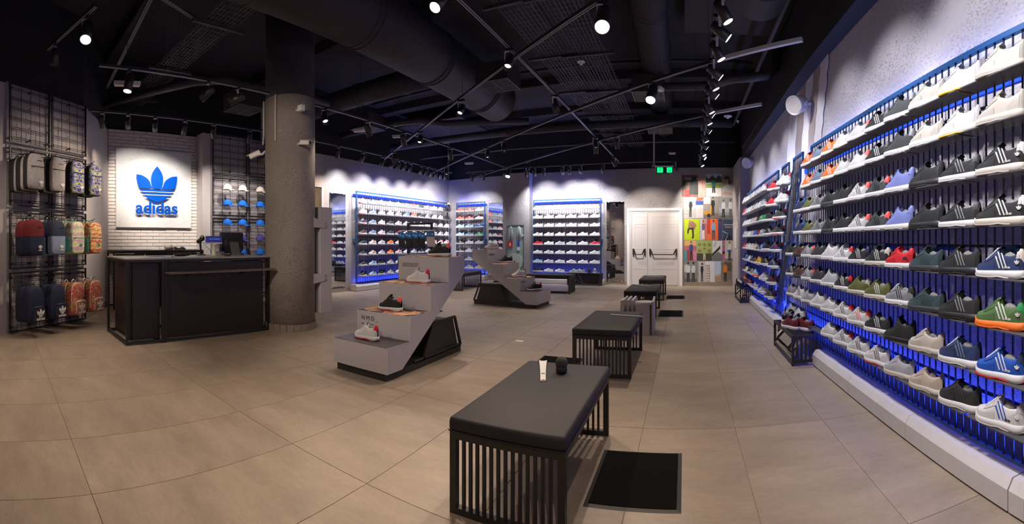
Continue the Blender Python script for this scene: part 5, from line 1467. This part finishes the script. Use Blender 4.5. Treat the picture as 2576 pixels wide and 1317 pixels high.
poster('poster of a person in a cream and blue jacket seen from behind', 1824, 1846.5, 604, 656, (.52, .46, .42), [('r', .0, 0, 1, .12, (.2, .17, .15))]+fig(.5, .03, .92, (.65, .62, .55), k_, s=.72)+[('p', [(.25, .45), (.72, .45), (.72, .54), (.25, .54)], (.02, .12, .5))])
poster('black and white poster of two people with curly hair, bottom row', 1721, 1753.5, 657, 711, (.22, .22, .22), [('r', 0, .5, .25, .85, (.5, .5, .5)), ('r', 0, 0, 1, .2, (.12, .12, .12))]+fig(.32, .03, .93, (.6, .6, .6), k_, (.4, .4, .4), k_, s=.6)+fig(.72, .03, .93, (.55, .55, .55), (.04, .04, .04), (.25, .25, .25), k_, s=.6)+[('c', .32, .93, .08, k_), ('c', .72, .93, .08, k_)])
poster('poster of a person in navy tracksuit before a white house, bottom row', 1758, 1774, 658, 711, (.5, .47, .43), fig(.5, .05, .9, (.02, .02, .06), (.02, .02, .06), s=.9)+[('c', .55, .9, .16, k_)])
poster('poster of a pale apartment tower with red windows, bottom row', 1774.5, 1798, 657, 711, (.66, .66, .68), [('r', .05+.16*i, .04+.12*j, .13+.16*i, .12+.12*j, (.4, .14, .1)) for i in range(3) for j in range(7)])
poster('poster of a blue sky above an apartment block, bottom row', 1798.5, 1814, 657, 711, (.45, .55, .72), [('p', [(0, 0), (1, 0), (1, .42), (0, .34)], (.48, .33, .25))]+[('r', .1+.3*i, .04+.09*j, .28+.3*i, .08+.09*j, (.25, .12, .08)) for i in range(3) for j in range(3)])
poster('poster of a person in orange sweatshirt by a brick wall, bottom row', 1814.5, 1840, 657, 710.5, (.2, .17, .14), [('r', .5, .55, 1, .95, (.1, .08, .06)), ('r', 0, 0, 1, .14, (.26, .22, .2))]+fig(.4, .05, .9, (.72, .2, .01), k_, s=.75))

# wall niche on the right pier
obj('trim_7', MB().box(1.318, 1.33, 10.6, 11.9, 0, 1.72), M['pier_grey'])['kind'] = 'structure'
obj('trim_8', MB().box(1.306, 1.318, 10.9, 11.5, 1.05, 1.55), M['concrete_light'])['kind'] = 'structure'

# ================================================================ CEILING FITTINGS
ZT = 3.27
def track(label, p0, p1, z, lit_span=None):
    p0 = Vector((*p0, z)); p1 = Vector((*p1, z))
    t = thing('lighting_track', label, 'lighting track', p0)
    d_ = p1-p0
    obj('rail', MB().bar((0, 0, .018), tuple(d_+Vector((0, 0, .018))), .034, .032), M['trackmetal'], t)
    u = d_.normalized(); n_ = Vector((-u.y, u.x, 0))
    gl = MB()
    for s_ in (-.014, .014): gl.bar(tuple(n_*s_), tuple(d_+n_*s_), .004, .004)
    obj('conductor', gl, M['trackalu'], t, kind='stuff')
    if lit_span:
        a, b = lit_span; obj('lit_rail_end', MB().bar(tuple(d_*a+Vector((0, 0, .02))), tuple(d_*b+Vector((0, 0, .02))), .045, .040), M['trackalu'], t, label='track end painted pale where lamps light it')  # pale bar stands in for lamp light on the track side
    L_ = d_.length; k = max(2, int(L_/2))
    for i in range(k):
        q = d_*((i+.5)/k); obj('suspension_wire', MB().tube((q.x, q.y, .03), (q.x, q.y, 4.74-z), .0025, 5), M['trackmetal'], t)
    return t
T1 = ((-5.0, 1.18), (-4.9, 11.4)); T2_ = ((-.40, 3.36), (-7.3, 8.72)); T3_ = ((1.16, 4.20), (-7.3, 11.05)); T4_ = ((1.12, 6.30), (-6.9, 12.75-.0)); T5_ = ((-1.85, 2.6), (-1.72, 11.3)); T6_ = ((.26, .2), (.40, 11.7))
T7_ = ((-6.70, 1.45), (-6.70, 11.4)); T8_ = ((-6.3, 11.55), (-.2, 11.25))
track('long black lighting track running back between column and displays', *T1, ZT+.02)
track('black lighting track crossing diagonally in front', *T2_, ZT-.02)
track('second diagonal black lighting track with a lamplit pale end at right', *T3_, ZT-.04, (0, .085))
track('third diagonal lighting track with a lamplit pale end at right', (1.12, 6.30), (-6.4, 12.3), ZT-.05, (0, .09))
track('black lighting track running straight back over the aisle', *T5_, ZT+.03)
track('lighting track crowded with lamps facing the right wall', *T6_, ZT)
track('lighting track along the left wall over the brick panel', *T7_, ZT+.0)
track('short lighting track along the back wall', *T8_, ZT+.0)
track('short lighting track at the far top left near the grid wall', (-4.15, .95), (-5.2, .60), ZT+.25)

track('added unseen lighting track over the entrance behind the camera', (-4.95, -.6), (1.3, -.3), ZT)  # unseen track, added to carry the lamps behind the view
track('added unseen short lighting track above the open floor left of the camera', (-3.2, .0), (-2.46, 1.48), ZT)  # unseen track, added to hold the column and stair lamps
LP = {}
def lamp_parts():
    LP['adapter'] = MB().box(-.05, .05, -.014, .014, -.03, 0).mesh('adapter', M['lampblack'])
    LP['yoke'] = MB().box(-.012, .012, -.05, -.042, -.13, -.03).box(-.012, .012, -.05, .0, -.036, -.028).mesh('yoke', M['trackalu'])
    LP['barrel'] = MB().lathe([(.0, .08), (.032, .08), (.045, .07), (.048, -.11), (.044, -.11), (.040, -.055), (0, -.055)], 20).mesh('barrel', M['lampblack'], True)
    LP['lens'] = MB().lathe([(.0, -.060), (.038, -.060), (.038, -.057), (0, -.057)], 18).mesh('lens', M['lens'])
    LP['lensf'] = MB().lathe([(.0, -.112), (.041, -.112), (.041, -.109), (0, -.109)], 18).mesh('lens', M['lens'])
    LP['lensb'] = MB().lathe([(.0, -.105), (.043, -.105), (.043, -.10), (0, -.10)], 18).mesh('lens', M['lensbright'])
lamp_parts()
def lamp(p, aim, label, power=60, col=NEUT, size=55, group=None, bright=False, blend=.7, light=True, sc=1.0, flush=False):
    p = Vector(p); aim = Vector(aim)
    t = thing('track_spotlight', label, 'spotlight', p, 0, group)
    node('adapter', LP['adapter'], t); 
    d_ = (aim-(p+Vector((0, 0, -.14)))).normalized()
    az = math.atan2(d_.y, d_.x)
    node('yoke', LP['yoke'], t, rz=az)
    q = (-d_).to_track_quat('Z', 'Y').to_euler()
    b_ = node('barrel', LP['barrel'], t, (0, 0, -.14)); b_.rotation_euler = q; b_.scale = (sc, sc, sc)
    l_ = node('lens', LP['lensb' if bright else 'lensf' if flush else 'lens'], b_)
    if light: spot(t, Vector((0, 0, -.14))+d_*.115*sc, d_, power, col, size, blend, .03)
    return t
# right wall lamps on T6
PW = 1.0
for i, y in enumerate((.5, 1.0, 1.5, 2.0, 2.5, 3.0)):  # unseen lamps above the view, added to light the near wall
    lamp((.27, y, ZT), (XR(y), y+.05, 2.2 if i % 2 else 1.1), f'added unseen black spotlight beside the camera, {ORD[i+1]} on the near end of right track', (60 if i % 2 else 105)*PW, COOL, 72, 'added spotlights at the start of the right wall track')
ys = [3.55, 3.9, 4.3, 4.85, 5.15, 5.5, 6.1, 6.35, 6.7, 7.3, 7.9, 8.6, 9.2, 9.7, 10.5]
for i, y in enumerate(ys):
    lamp((.30+.012*(y-3.2), y, ZT), (XR(y), y+(.1 if y < 9 else -.3), 2.3 if i % 2 else 1.1), f'black spotlight, {ORD[i+1]} from the camera on the right wall track', (58 if i % 2 else 100)*PW, COOL, 72, 'spotlights facing the right wall', flush=True)
# left wall lamps
for i, y in enumerate([6.6, 7.4, 8.1, 8.5, 8.75, 9.0, 9.25, 9.75, 10.0, 10.25, 10.5, 10.75, 11.0]):
    yt = 7.0+.42*i
    lamp((-6.70, y, ZT), (-7.45, yt, 2.3 if i % 2 else 1.7), f'black spotlight, {ORD[i+1]} from the left over the long left rack', 120*PW, (COOL if i > 0 else WARM), 88, 'spotlights facing the long left rack', blend=1.0)
# over counter
for i, (y, tgt) in enumerate([(1.62, (-8.0, 2.3, 1.8)), (2.05, (-8.1, 2.7, 2.2)), (2.52, (-8.1, 3.1, 2.1)), (3.05, (-8.1, 3.4, 1.9)), (3.6, (-7.9, 4.3, 1.8)), (4.35, (-7.9, 4.9, 1.7))]):
    lamp((-6.70, y, ZT), tgt, f'black spotlight, {ORD[i+1]} from the left in front of the brick panel', [80, 85, 95, 85, 80, 110][i]*PW, NEUT if i else WARM, 66, 'spotlights over the counter', blend=.85, flush=i == 0)
# T1 lamps
for i, (y, tgt, pw) in enumerate([(1.55, (-4.8, .9, 0), 110), (2.6, (-6.9, .9, 1.3), 130), (3.05, (-6.6, .4, 1.6), 120), (4.6, (-3.0, 3.6, .4), 60), (5.6, (-4.9, 7.2, 0), 80), (6.6, (-5.5, 8.6, 0), 80), (8.3, (-5.2, 10, 0), 80)]):
    lamp((-5.0+.01*(y-1.18), y, ZT+.02), tgt, f'black spotlight, {ORD[i+1]} from the camera on the long track by the column', pw*PW, WARM if y < 5 else NEUT, 60, 'spotlights on the long track', sc=1.15, flush=i in (0, 6))
# diagonal tracks
def on(T, f): return (T[0][0]+(T[1][0]-T[0][0])*f, T[0][1]+(T[1][1]-T[0][1])*f)
diag = [(T2_, .04, (-.4, 1.4, 0), 130, True, 'large glaring spotlight on the front diagonal track near the right'),
        (T2_, .38, (-2.8, 3.1, .3), 120, False, 'spotlight with lit lens midway on the front diagonal track'),
        (T2_, .60, (-3.9, 4.6, 0), 80, False, 'spotlight hanging from the front diagonal track left of the crossing'),
        (T2_, .82, (-5.8, 7.0, 0), 70, False, 'spotlight near the far left end of the front diagonal track'),
        (T3_, .185, (-.8, 3.4, 0), 120, True, 'glaring spotlight on the second diagonal track'),
        (T3_, .55, (-2.7, 7.2, .5), 110, False, 'spotlight midway on the second diagonal track'),
        (T3_, .62, (-3.6, 7.4, .5), 80, False, 'spotlight left of middle on the second diagonal track'),
        (T3_, .86, (-5.0, 9.0, 0), 80, False, 'spotlight near the left end of the second diagonal track'),
        (T4_, .10, (-.2, 8.8, 0), 90, False, 'spotlight at the right on the third diagonal track'),
        (T4_, .30, (-1.0, 10.4, 0), 80, False, 'spotlight with lit lens right of the middle on the third diagonal track'),
        (T4_, .36, (-1.9, 9.6, 0), 80, False, 'spotlight in the middle of the third diagonal track'),
        (T4_, .62, (-4.0, 10.0, 0), 80, False, 'spotlight left of middle on the third diagonal track'),
        (T4_, .72, (-4.6, 9.2, 0), 80, True, 'small glaring spotlight far back on the third diagonal track')]
for T, f_, tgt, pw, br_, lab in diag:
    x, y = on(T, f_); lamp((x, y, ZT-.03), tgt, lab, pw*PW, WARM if y < 7 else NEUT, 72, None, br_, .8, sc=1.35 if br_ else 1.0)
for i, (y, tgt, pw, br_) in enumerate([(2.95, (-2.2, .6, 0), 150, True), (4.3, (-1.6, 2.2, 0), 120, False), (5.9, (-.8, 5.3, 0), 90, False), (8.5, (-1.0, 7.4, 0), 90, False), (10.6, (-.9, 12.0, 1.4), 260, False)]):
    lamp((-1.85+.015*(y-2.6), y, ZT+.03), tgt, f'black spotlight, {ORD[i+1]} from the camera on the aisle track', pw*PW, WARM if y < 7 else NEUT, 75, 'spotlights on the aisle track', br_, .8)
for i, px in enumerate((1320, 1342, 1366, 1414, 1432, 1460, 1517)):
    a = (px-1722)/1100; y = 11.38; x = y*math.tan(a)
    lamp((x, 11.25-.049*(x+.2), ZT), (x+.1, BW(x), 2.3 if i % 2 else 1.7), f'black spotlight, {ORD[i+1]} from the left on the back wall track', 125*PW, COOL, 88, 'spotlights facing the back wall', blend=1.0)
for i, (x, tx) in enumerate(((-6.1, -6.6), (-5.7, -6.2), (-.25, .75))):
    lamp((x, 11.25-.049*(x+.2), ZT), (tx, BW(tx), 1.6), ['black spotlight over the narrow corner rack, left one', 'black spotlight over the narrow corner rack, right one', 'black spotlight hanging in front of the green exit sign'][i], (80 if i < 2 else 190)*PW, COOL if i < 2 else NEUT, 90)
lamp((-4.35, .90, ZT+.25), (-3.4, .5, 1.5), 'spotlight with lit lens at the upper left near the grid wall', 70*PW, WARM, 65, flush=True, sc=1.3)
lamp((-5.0, .66, ZT+.25), (-5.2, .3, 0), 'black spotlight silhouetted against the top of the grid wall', 40*PW, WARM, 65)
lamp((-4.6, -.6, ZT), (-5.6, .3, 1.0), 'added unseen black spotlight behind the camera side over the grid wall', 60*PW, WARM, 70)  # unseen lamp added to brighten the grid wall
lamp((-3.2, -.6, ZT), (-3.6, 1.6, 0), 'added unseen black spotlight over the open floor left of the camera', 150*PW, WARM, 85)  # unseen lamp added to brighten the open floor
lamp((-2.95, .44, ZT), (-4.9, 3.7, 1.9), 'added unseen black spotlight left of the camera facing the concrete column', 170*PW, WARM, 50)  # unseen lamp added to lift the dark column
lamp((-2.6, 1.2, ZT), (-3.2, 4.2, .6), 'added unseen black spotlight left of the camera facing the near stair display', 90*PW, NEUT, 60)  # unseen lamp added to brighten the near stairs
lamp((.2, -.3, ZT), (.4, 1.6, 0), 'added unseen black spotlight over the aisle next to the camera', 110*PW, WARM, 80)  # unseen lamp added to light the floor by the camera

# ducts
def duct(label, p0, p1, r, rings=4, flex=False):
    t = thing('air_duct', label, 'duct', p0)
    d_ = Vector(p1)-Vector(p0)
    obj('tube', MB().tube((0, 0, 0), tuple(d_), r, 32), M['duct'], t, True)
    for i in range(rings):
        q = d_*((i+.7)/rings*.95)
        e_ = d_.normalized()*.02
        for s_ in (0, .09): obj('flange', MB().tube(tuple(q+d_.normalized()*s_), tuple(q+d_.normalized()*s_+e_), r+.012, 32), M['duct'], t, True)
    return t
duct('wide round black air duct running back above the column side', (-3.75, 1.2, 4.12), (-3.75, 8.2, 4.12), .42, 4)
duct('smaller round duct joining the wide one from the left', (-7.4, 6.1, 4.0), (-4.15, 6.1, 4.0), .2, 3)
duct('round vertical looking duct above the aisle with hanging cables', (-.45, 4.6, 4.3), (-.55, 11.8, 4.3), .25, 5)
duct('large round duct at the top right near the right wall', (.85, 1.2, 4.13), (.85, 5.0, 4.15), .36, 3)
duct('thin round duct crossing above the back of the shop', (-7.3, 9.2, 3.72), (1.0, 9.2, 3.72), .09, 4)
for lab, pts, r_ in (('black pipe with a double bend by the right wall', [(-.95, 7.4, 3.85), (.1, 7.4, 3.85), (.45, 7.3, 3.84), (.62, 7.0, 3.80), (.75, 6.75, 3.76), (1.0, 6.65, 3.75), (1.25, 6.6, 3.78), (1.4, 6.6, 3.9), (1.45, 6.6, 4.3)], .07),
        ('black pipe bending behind the column', [(-7.4, 7.4, 3.75), (-5.6, 7.4, 3.75), (-5.2, 7.5, 3.75), (-4.9, 8.0, 3.75), (-3.2, 8.6, 3.75)], .07),
        ('black pipe at upper left above the counter', [(-7.9, 1.9, 3.75), (-6.2, 3.0, 3.75), (-5.9, 3.4, 3.75), (-5.85, 5.5, 3.75)], .07),
        ('thin black sprinkler pipe across the front ceiling', [(-6.5, 3.4, 4.62), (1.3, 3.4, 4.62)], .03),
        ('thin black sprinkler pipe across the rear ceiling', [(-7.2, 8.3, 4.66), (1.3, 8.3, 4.66)], .03),
        ('thin black pipe running back at the right', [(1.15, 2, 3.95), (1.15, 10.2, 3.95)], .035),
        ('pair of thin pipes behind the second diagonal track', [(-7.2, 10.4, 3.6), (1.2, 10.4, 3.6)], .03)):
    o = obj('ceiling_pipe', MB().smoothpath(pts, r_, 12), M['pipe'], None, True); tag(o, lab, 'pipe')
for i, y in enumerate((2.0, 5.2, 8.9, 11.0)):
    o = obj('ceiling_beam', MB().box(-8.6, 1.5, y, y+.28, 4.57, 4.75), M['ceil']); tag(o, f'black ceiling beam, {ORD[i+1]} from the camera', 'beam')
o = obj('ceiling_soffit', MB().box(.0, 1.5, 5.5, 6.9, 4.52, 4.56), M['duct']); tag(o, 'flat dark panel under the ceiling at the right', 'panel')
o = obj('ceiling_soffit', MB().box(-7.4, -5.3, 9.4, 11.0, 4.30, 4.34), M['duct']); tag(o, 'flat dark panel under the ceiling in the far left corner', 'panel')

def tray(label, p0, L, W, ang):
    t = thing('cable_tray', label, 'cable tray', p0, ang)
    for y in (0, W):
        for z in (0, .04): obj('side_wire', MB().bar((0, y, z), (L, y, z), .008, .008), M['pipe'], t)
    wr = MB(); n = int(L/.1)
    for i in range(n+1): wr.bar((i*.1, 0, 0), (i*.1, W, 0), .006, .006)
    k = int(W/.05)
    for j in range(k+1): wr.bar((0, j*W/k, -.003), (L, j*W/k, -.003), .006, .006)
    o = obj('wire_floor', wr, M['tray'], t); o['kind'] = 'stuff'
    for i in range(int(L/1.5)): obj('cross_support', MB().bar((i*1.5+.4, -.15, -.03), (i*1.5+.4, W+.15, -.03), .035, .035), M['pipe'], t)
    cb = MB()
    for j in range(8):
        y = .06+(W-.12)*j/7; cb.smoothpath([(x*L/10, y+.02*math.sin(x*2+j), .012) for x in range(11)], .008, 5)
    obj('cables', cb, M['pipe'], t)['kind'] = 'stuff'
M['tray'] = mat('tray_wire', (.09, .08, .085), .5)
tray('wide wire cable tray running back over the aisle', (-1.1, 2.5, 3.85), 9.6, .45, PI/2)
tray('second wire cable tray beside it above the aisle', (-1.62, 2.5, 3.87), 9.6, .42, PI/2)
tray('wire cable tray crossing above the counter at upper left', (-8.0, 2.35, 3.85), 4.6, .40, 0)

# perforated channels
def channel(label, p0, p1, lbl=None):
    p0 = Vector(p0); d_ = Vector(p1)-p0; L_ = d_.length
    t = thing('perforated_channel', label, 'channel', p0)
    obj('channel', MB().bar((0, 0, 0), tuple(d_), .05, .03), M['chan'], t)
    h = MB(); u = d_.normalized(); n_ = Vector((-u.y, u.x, 0)).normalized()
    k = int(L_/.05)
    for i in range(k):
        q = u*(.05*i+.025)
        for s_ in (-.0255, .0255): h.bar(tuple(q-u*.012+n_*s_), tuple(q+u*.012+n_*s_), .0015, .010)
        h.bar(tuple(q-u*.012-Vector((0, 0, .0155))), tuple(q+u*.012-Vector((0, 0, .0155))), .016, .0015)
    obj('slots', h, M['black_wall'], t)['kind'] = 'stuff'
M['chan'] = mat('channel_steel', (.10, .085, .085), .5)
channel('perforated steel channel running along the right wall top', (XR(10.2)-.03, 10.2, 3.43), (XR(.8)-.0, .8, 3.43))
channel('perforated channel sloping across the upper left', (-4.3, 1.75, 4.15), (-7.45, 1.9, 3.93))
channel('perforated channel hanging across the upper left corner', (-4.2, 1.0, 4.0), (-4.9, 2.4, 4.0))
for a, b in ((4.8, -1.5), (10.35, 4.8)):
    mb = MB(); xa, xb = XR(a)-.02, XR(b)-.02
    vs = [(xa, a, 3.24), (xb, b, 3.24), (xb+.17, b, 3.24), (xa+.17, a, 3.24), (xa, a, 3.40), (xb, b, 3.40), (xb+.17, b, 3.40), (xa+.17, a, 3.40)]
    mb.add(vs, [(3,2,1,0),(4,5,6,7),(0,1,5,4),(1,2,6,5),(2,3,7,6),(3,0,4,7)])
    o = obj('wall_top_beam', mb, M['black_wall']); tag(o, f'black beam capping the right wall, {"near" if b < 0 else "far"} half', 'beam')

# air vents
def vent(label, loc, W=.55, D=.55, H=.3, rz=0):
    t = thing('ceiling_vent', label, 'air vent', loc, rz)
    obj('housing', MB().box(-W/2, W/2, -D/2, D/2, .01, H), M['duct'], t)
    fr = MB(); b = .02
    fr.box(-W/2, W/2, -D/2, -D/2+b, 0, .012); fr.box(-W/2, W/2, D/2-b, D/2, 0, .012); fr.box(-W/2, -W/2+b, -D/2+b, D/2-b, 0, .012); fr.box(W/2-b, W/2, -D/2+b, D/2-b, 0, .012)
    fr.box(-.008, .008, -D/2+b, D/2-b, 0, .012); fr.box(-W/2+b, -.008, -.008, .008, 0, .012); fr.box(.008, W/2-b, -.008, .008, 0, .012)
    obj('grille_frame', fr, M['vent'], t)
    ns = 9
    for q in range(4):
        sx = -1 if q % 2 else 1; sy = -1 if q > 1 else 1
        for i in range(ns):
            f_ = .02+(W/2-.05)*i/ns
            mb = MB().box(sx*f_ if sx > 0 else -f_-.006, sx*f_+.006 if sx > 0 else -f_, sy*.012 if sy > 0 else -D/2+b, D/2-b if sy > 0 else -.012, .002, .008)
            obj('louvre', mb, M['vent'], t)
M['vent'] = mat('vent_grille', (.11, .10, .10), .5)
vent('square black air vent hanging above the counter end', (-6.55, 4.15, 3.55))
vent('square air vent left of the aisle near the second diagonal track', (-2.9, 6.4, 3.72))
vent('square air vent above the aisle beside the glaring lamp', (-.62, 7.6, 3.75))
vent('square air vent near the exit sign', (-.55, 9.8, 3.7))
vent('square air vent above the left wall corner', (-6.2, 7.0, 3.6))

# emergency lights, detectors, cameras, speakers
def at(px, py, z):
    a = (px-1722)/1100; r_ = (z-EYE)*1100/(604-py); return (r_*math.sin(a), r_*math.cos(a), z)
def eml(label, px, py, z, L=.28, rz=0.9):
    t = thing('emergency_light', label, 'emergency light', at(px, py, z), rz)
    obj('housing', MB().bbox(-L/2, L/2, -.045, .045, .02, .05, .004), M['white_plastic'], t)
    obj('diffuser', MB().bbox(-L/2+.01, L/2-.01, -.038, .038, 0, .02, .006), M['cream_plastic'], t)
    obj('suspension_wire', MB().tube((0, 0, .05), (0, 0, 4.74-z), .003, 5), M['trackmetal'], t)
eml('long emergency light above the counter at upper left', 320, 216, 3.15, .33, 1.35)
eml('emergency light right of the column below the ducts', 908, 331, 3.30, .3, .5)
eml('emergency light hanging behind the front diagonal track', 1003, 346, 3.30, .26, .5)
eml('small emergency light far back left of the aisle', 1180, 413, 3.35, .24, .2)
eml('emergency light high above the aisle near the exit sign', 1691, 388, 3.5, .18, .2)
eml('emergency light beside the upper glaring lamp', 1660, 228, 3.5, .16, 1.2)
def det(label, px, py, z, r_=.06):
    t = thing('smoke_detector', label, 'smoke detector', at(px, py, z))
    obj('base', MB().lathe([(0, .0), (r_, .0), (r_, .012), (0, .014)], 20), M['white_plastic'], t, True); obj('chamber', MB().lathe([(0, -.035), (r_*.3, -.035), (r_*.45, 0), (0, 0)], 16), M['white_plastic'], t, True)
    obj('stem', MB().tube((0, 0, .012), (0, 0, 4.74-z), .004, 5), M['trackmetal'], t)
det('white smoke detector right of the lamp track', 1831, 293, 3.5, .075)
det('white smoke detector inside the aisle cable tray area', 1462, 157, 3.6, .05)
det('white sprinkler head disc near the far diagonal track', 1880-24, 305+0, 3.62, .03)
def cctv(label, loc, aim, sc=1.0):
    t = thing('security_camera', label, 'camera', loc)
    d_ = (Vector(aim)-Vector(loc)).normalized(); q = d_.to_track_quat('Y', 'Z').to_euler()
    b_ = obj('housing', MB().bbox(-.035*sc, .035*sc, -.09*sc, .09*sc, -.03*sc, .035*sc, .008), M['white_plastic'], t); b_.rotation_euler = q
    obj('sun_shield', MB().bbox(-.042*sc, .042*sc, -.085*sc, .125*sc, .035*sc, .043*sc, .003), M['white_plastic'], b_)
    obj('lens_face', MB().box(-.03*sc, .03*sc, .09*sc, .094*sc, -.026*sc, .03*sc), M['dark_plastic'], b_)
    return t
c1 = cctv('white bullet camera pointing left on the column', (-5.42, 3.62, 2.52), (-6.6, 2.4, 1.8))
obj('arm', MB().path([(.0, 0, 0), (.10, .06, -.0), (.13, .10, .05)], .018), M['white_plastic'], c1)
c2 = cctv('white bullet camera pointing right on the column', (-4.42, 3.75, 2.54), (-2.5, 4.4, 2.3), .8)
obj('arm', MB().path([(.0, 0, 0), (-.12, .02, .02), (-.20, .04, .02)], .018), M['white_plastic'], c2)
c3 = cctv('white dome camera on the left wall above the rack end', (-7.38, 12.3, 2.42), (-5, 9, 1), 1.1)
obj('arm', MB().path([(.0, 0, 0), (-.06, 0, 0), (-.11, 0, -.02)], .02), M['white_plastic'], c3)
c4 = cctv('white box camera hanging from the ceiling above the door', at(1645, 420, 2.9), (-.5, 3, 1), 1.1)
obj('arm', MB().path([(.0, .0, .03), (0, 0, .25), (0, 0, 1.8)], .02), M['pier_grey'], c4)
def speaker(label, loc, aim, sc=1.0, wall=(0, 0, 0)):
    t = thing('wall_speaker', label, 'speaker', loc)
    d_ = (Vector(aim)-Vector(loc)).normalized(); q = d_.to_track_quat('Z', 'Y').to_euler()
    b_ = obj('shell', MB().lathe([(0, -.10), (.05, -.10), (.07, -.06), (.085, .06), (.085, .075), (.078, .078), (.07, .060), (0, .055)], 28), M['white_plastic'], t, True); b_.rotation_euler = q; b_.scale = (sc,)*3
    obj('grille', MB().lathe([(0, .056), (.07, .062), (.07, .066), (0, .060)], 24), M['white_panel'], b_)
    obj('knob', MB().tube((.078, 0, 0), (.092, 0, 0), .022, 14), M['white_plastic'], b_)
    obj('bracket', MB().path([(0, 0, 0), tuple(wall)], .014*sc), M['white_plastic'], t)
p1 = at(2008, 262, 2.88)
speaker('large white horn speaker high on the right wall', p1, (p1[0]-1.6, p1[1]-1.3, 2.0), 1.35, (XR(p1[1])+.15-p1[0], 0, .03))
p2 = at(1884, 408, 3.03)
speaker('small white horn speaker at the far end of the right wall', p2, (p2[0]-1.8, p2[1]-1.6, 2.2), 1.45, (max(.08, 1.55-p2[0]), 0, .03))
speaker('white speaker half hidden behind the column on the left wall', (-7.30, 6.05, 2.95), (-5, 4, 2.4), 1.2, (-.2, 0, .03))
# exit sign
x_ = at(1672, 426, 2.87)
t = thing('exit_sign', 'green lit running figure exit sign above the double door', 'sign', x_)
obj('housing', MB().box(-.19, .19, 0, .02, -.085, .055), M['dark_plastic'], t)
obj('mount', MB().bbox(-.20, .20, -.03, .05, .055, .085, .004), M['trackalu'], t)
a1 = MB(); a1.box(-.17, -.04, -.004, 0, -.07, .045); sgn = obj('lit_panel', a1, M['green_emit'], t)
fg = MB(); fg.tube((-.09, -.006, .025), (-.09, -.004, .025), .012, 10); fg.bar((-.095, -.005, .012), (-.11, -.005, -.02), .003, .014); fg.bar((-.11, -.005, -.02), (-.075, -.005, -.055), .003, .01); fg.bar((-.11, -.005, -.02), (-.145, -.005, -.045), .003, .01); fg.bar((-.095, -.005, .005), (-.065, -.005, -.01), .003, .008); fg.bar((-.095, -.005, .005), (-.13, -.005, .0), .003, .008)
obj('running_figure', fg, M['white_paint'], sgn)
a2 = MB(); a2.box(.05, .17, -.004, 0, -.07, .045); sgn2 = obj('lit_panel', a2, M['green_emit'], t)
ar = MB(); ar.bar((.11, -.005, .03), (.11, -.005, -.03), .003, .014); ar.prism([(.08, -.02), (.14, -.02), (.11, -.055)], 'y', -.006, -.004)
obj('arrow', ar, M['white_paint'], sgn2)
# floor sticker
o = obj('floor_sticker', MB().box(-.05, .05, -.03, .03, 0, .001), M['white_paint'], None, loc=(-2.0, 5.05, .0005)); tag(o, 'small white sticker on the floor right of the near stair display', 'sticker')
# column-side white strip lamp
cb_ = thing('wall_box', 'small white box lamp sticking out right of the column top', 'lamp', (-4.55, 3.75, 3.02))
obj('housing', MB().bbox(0, .09, -.03, .03, -.04, .04, .003), M['white_plastic'], cb_); obj('arm', MB().bar((-.12, .03, 0), (0, 0, 0), .02), M['white_plastic'], cb_)
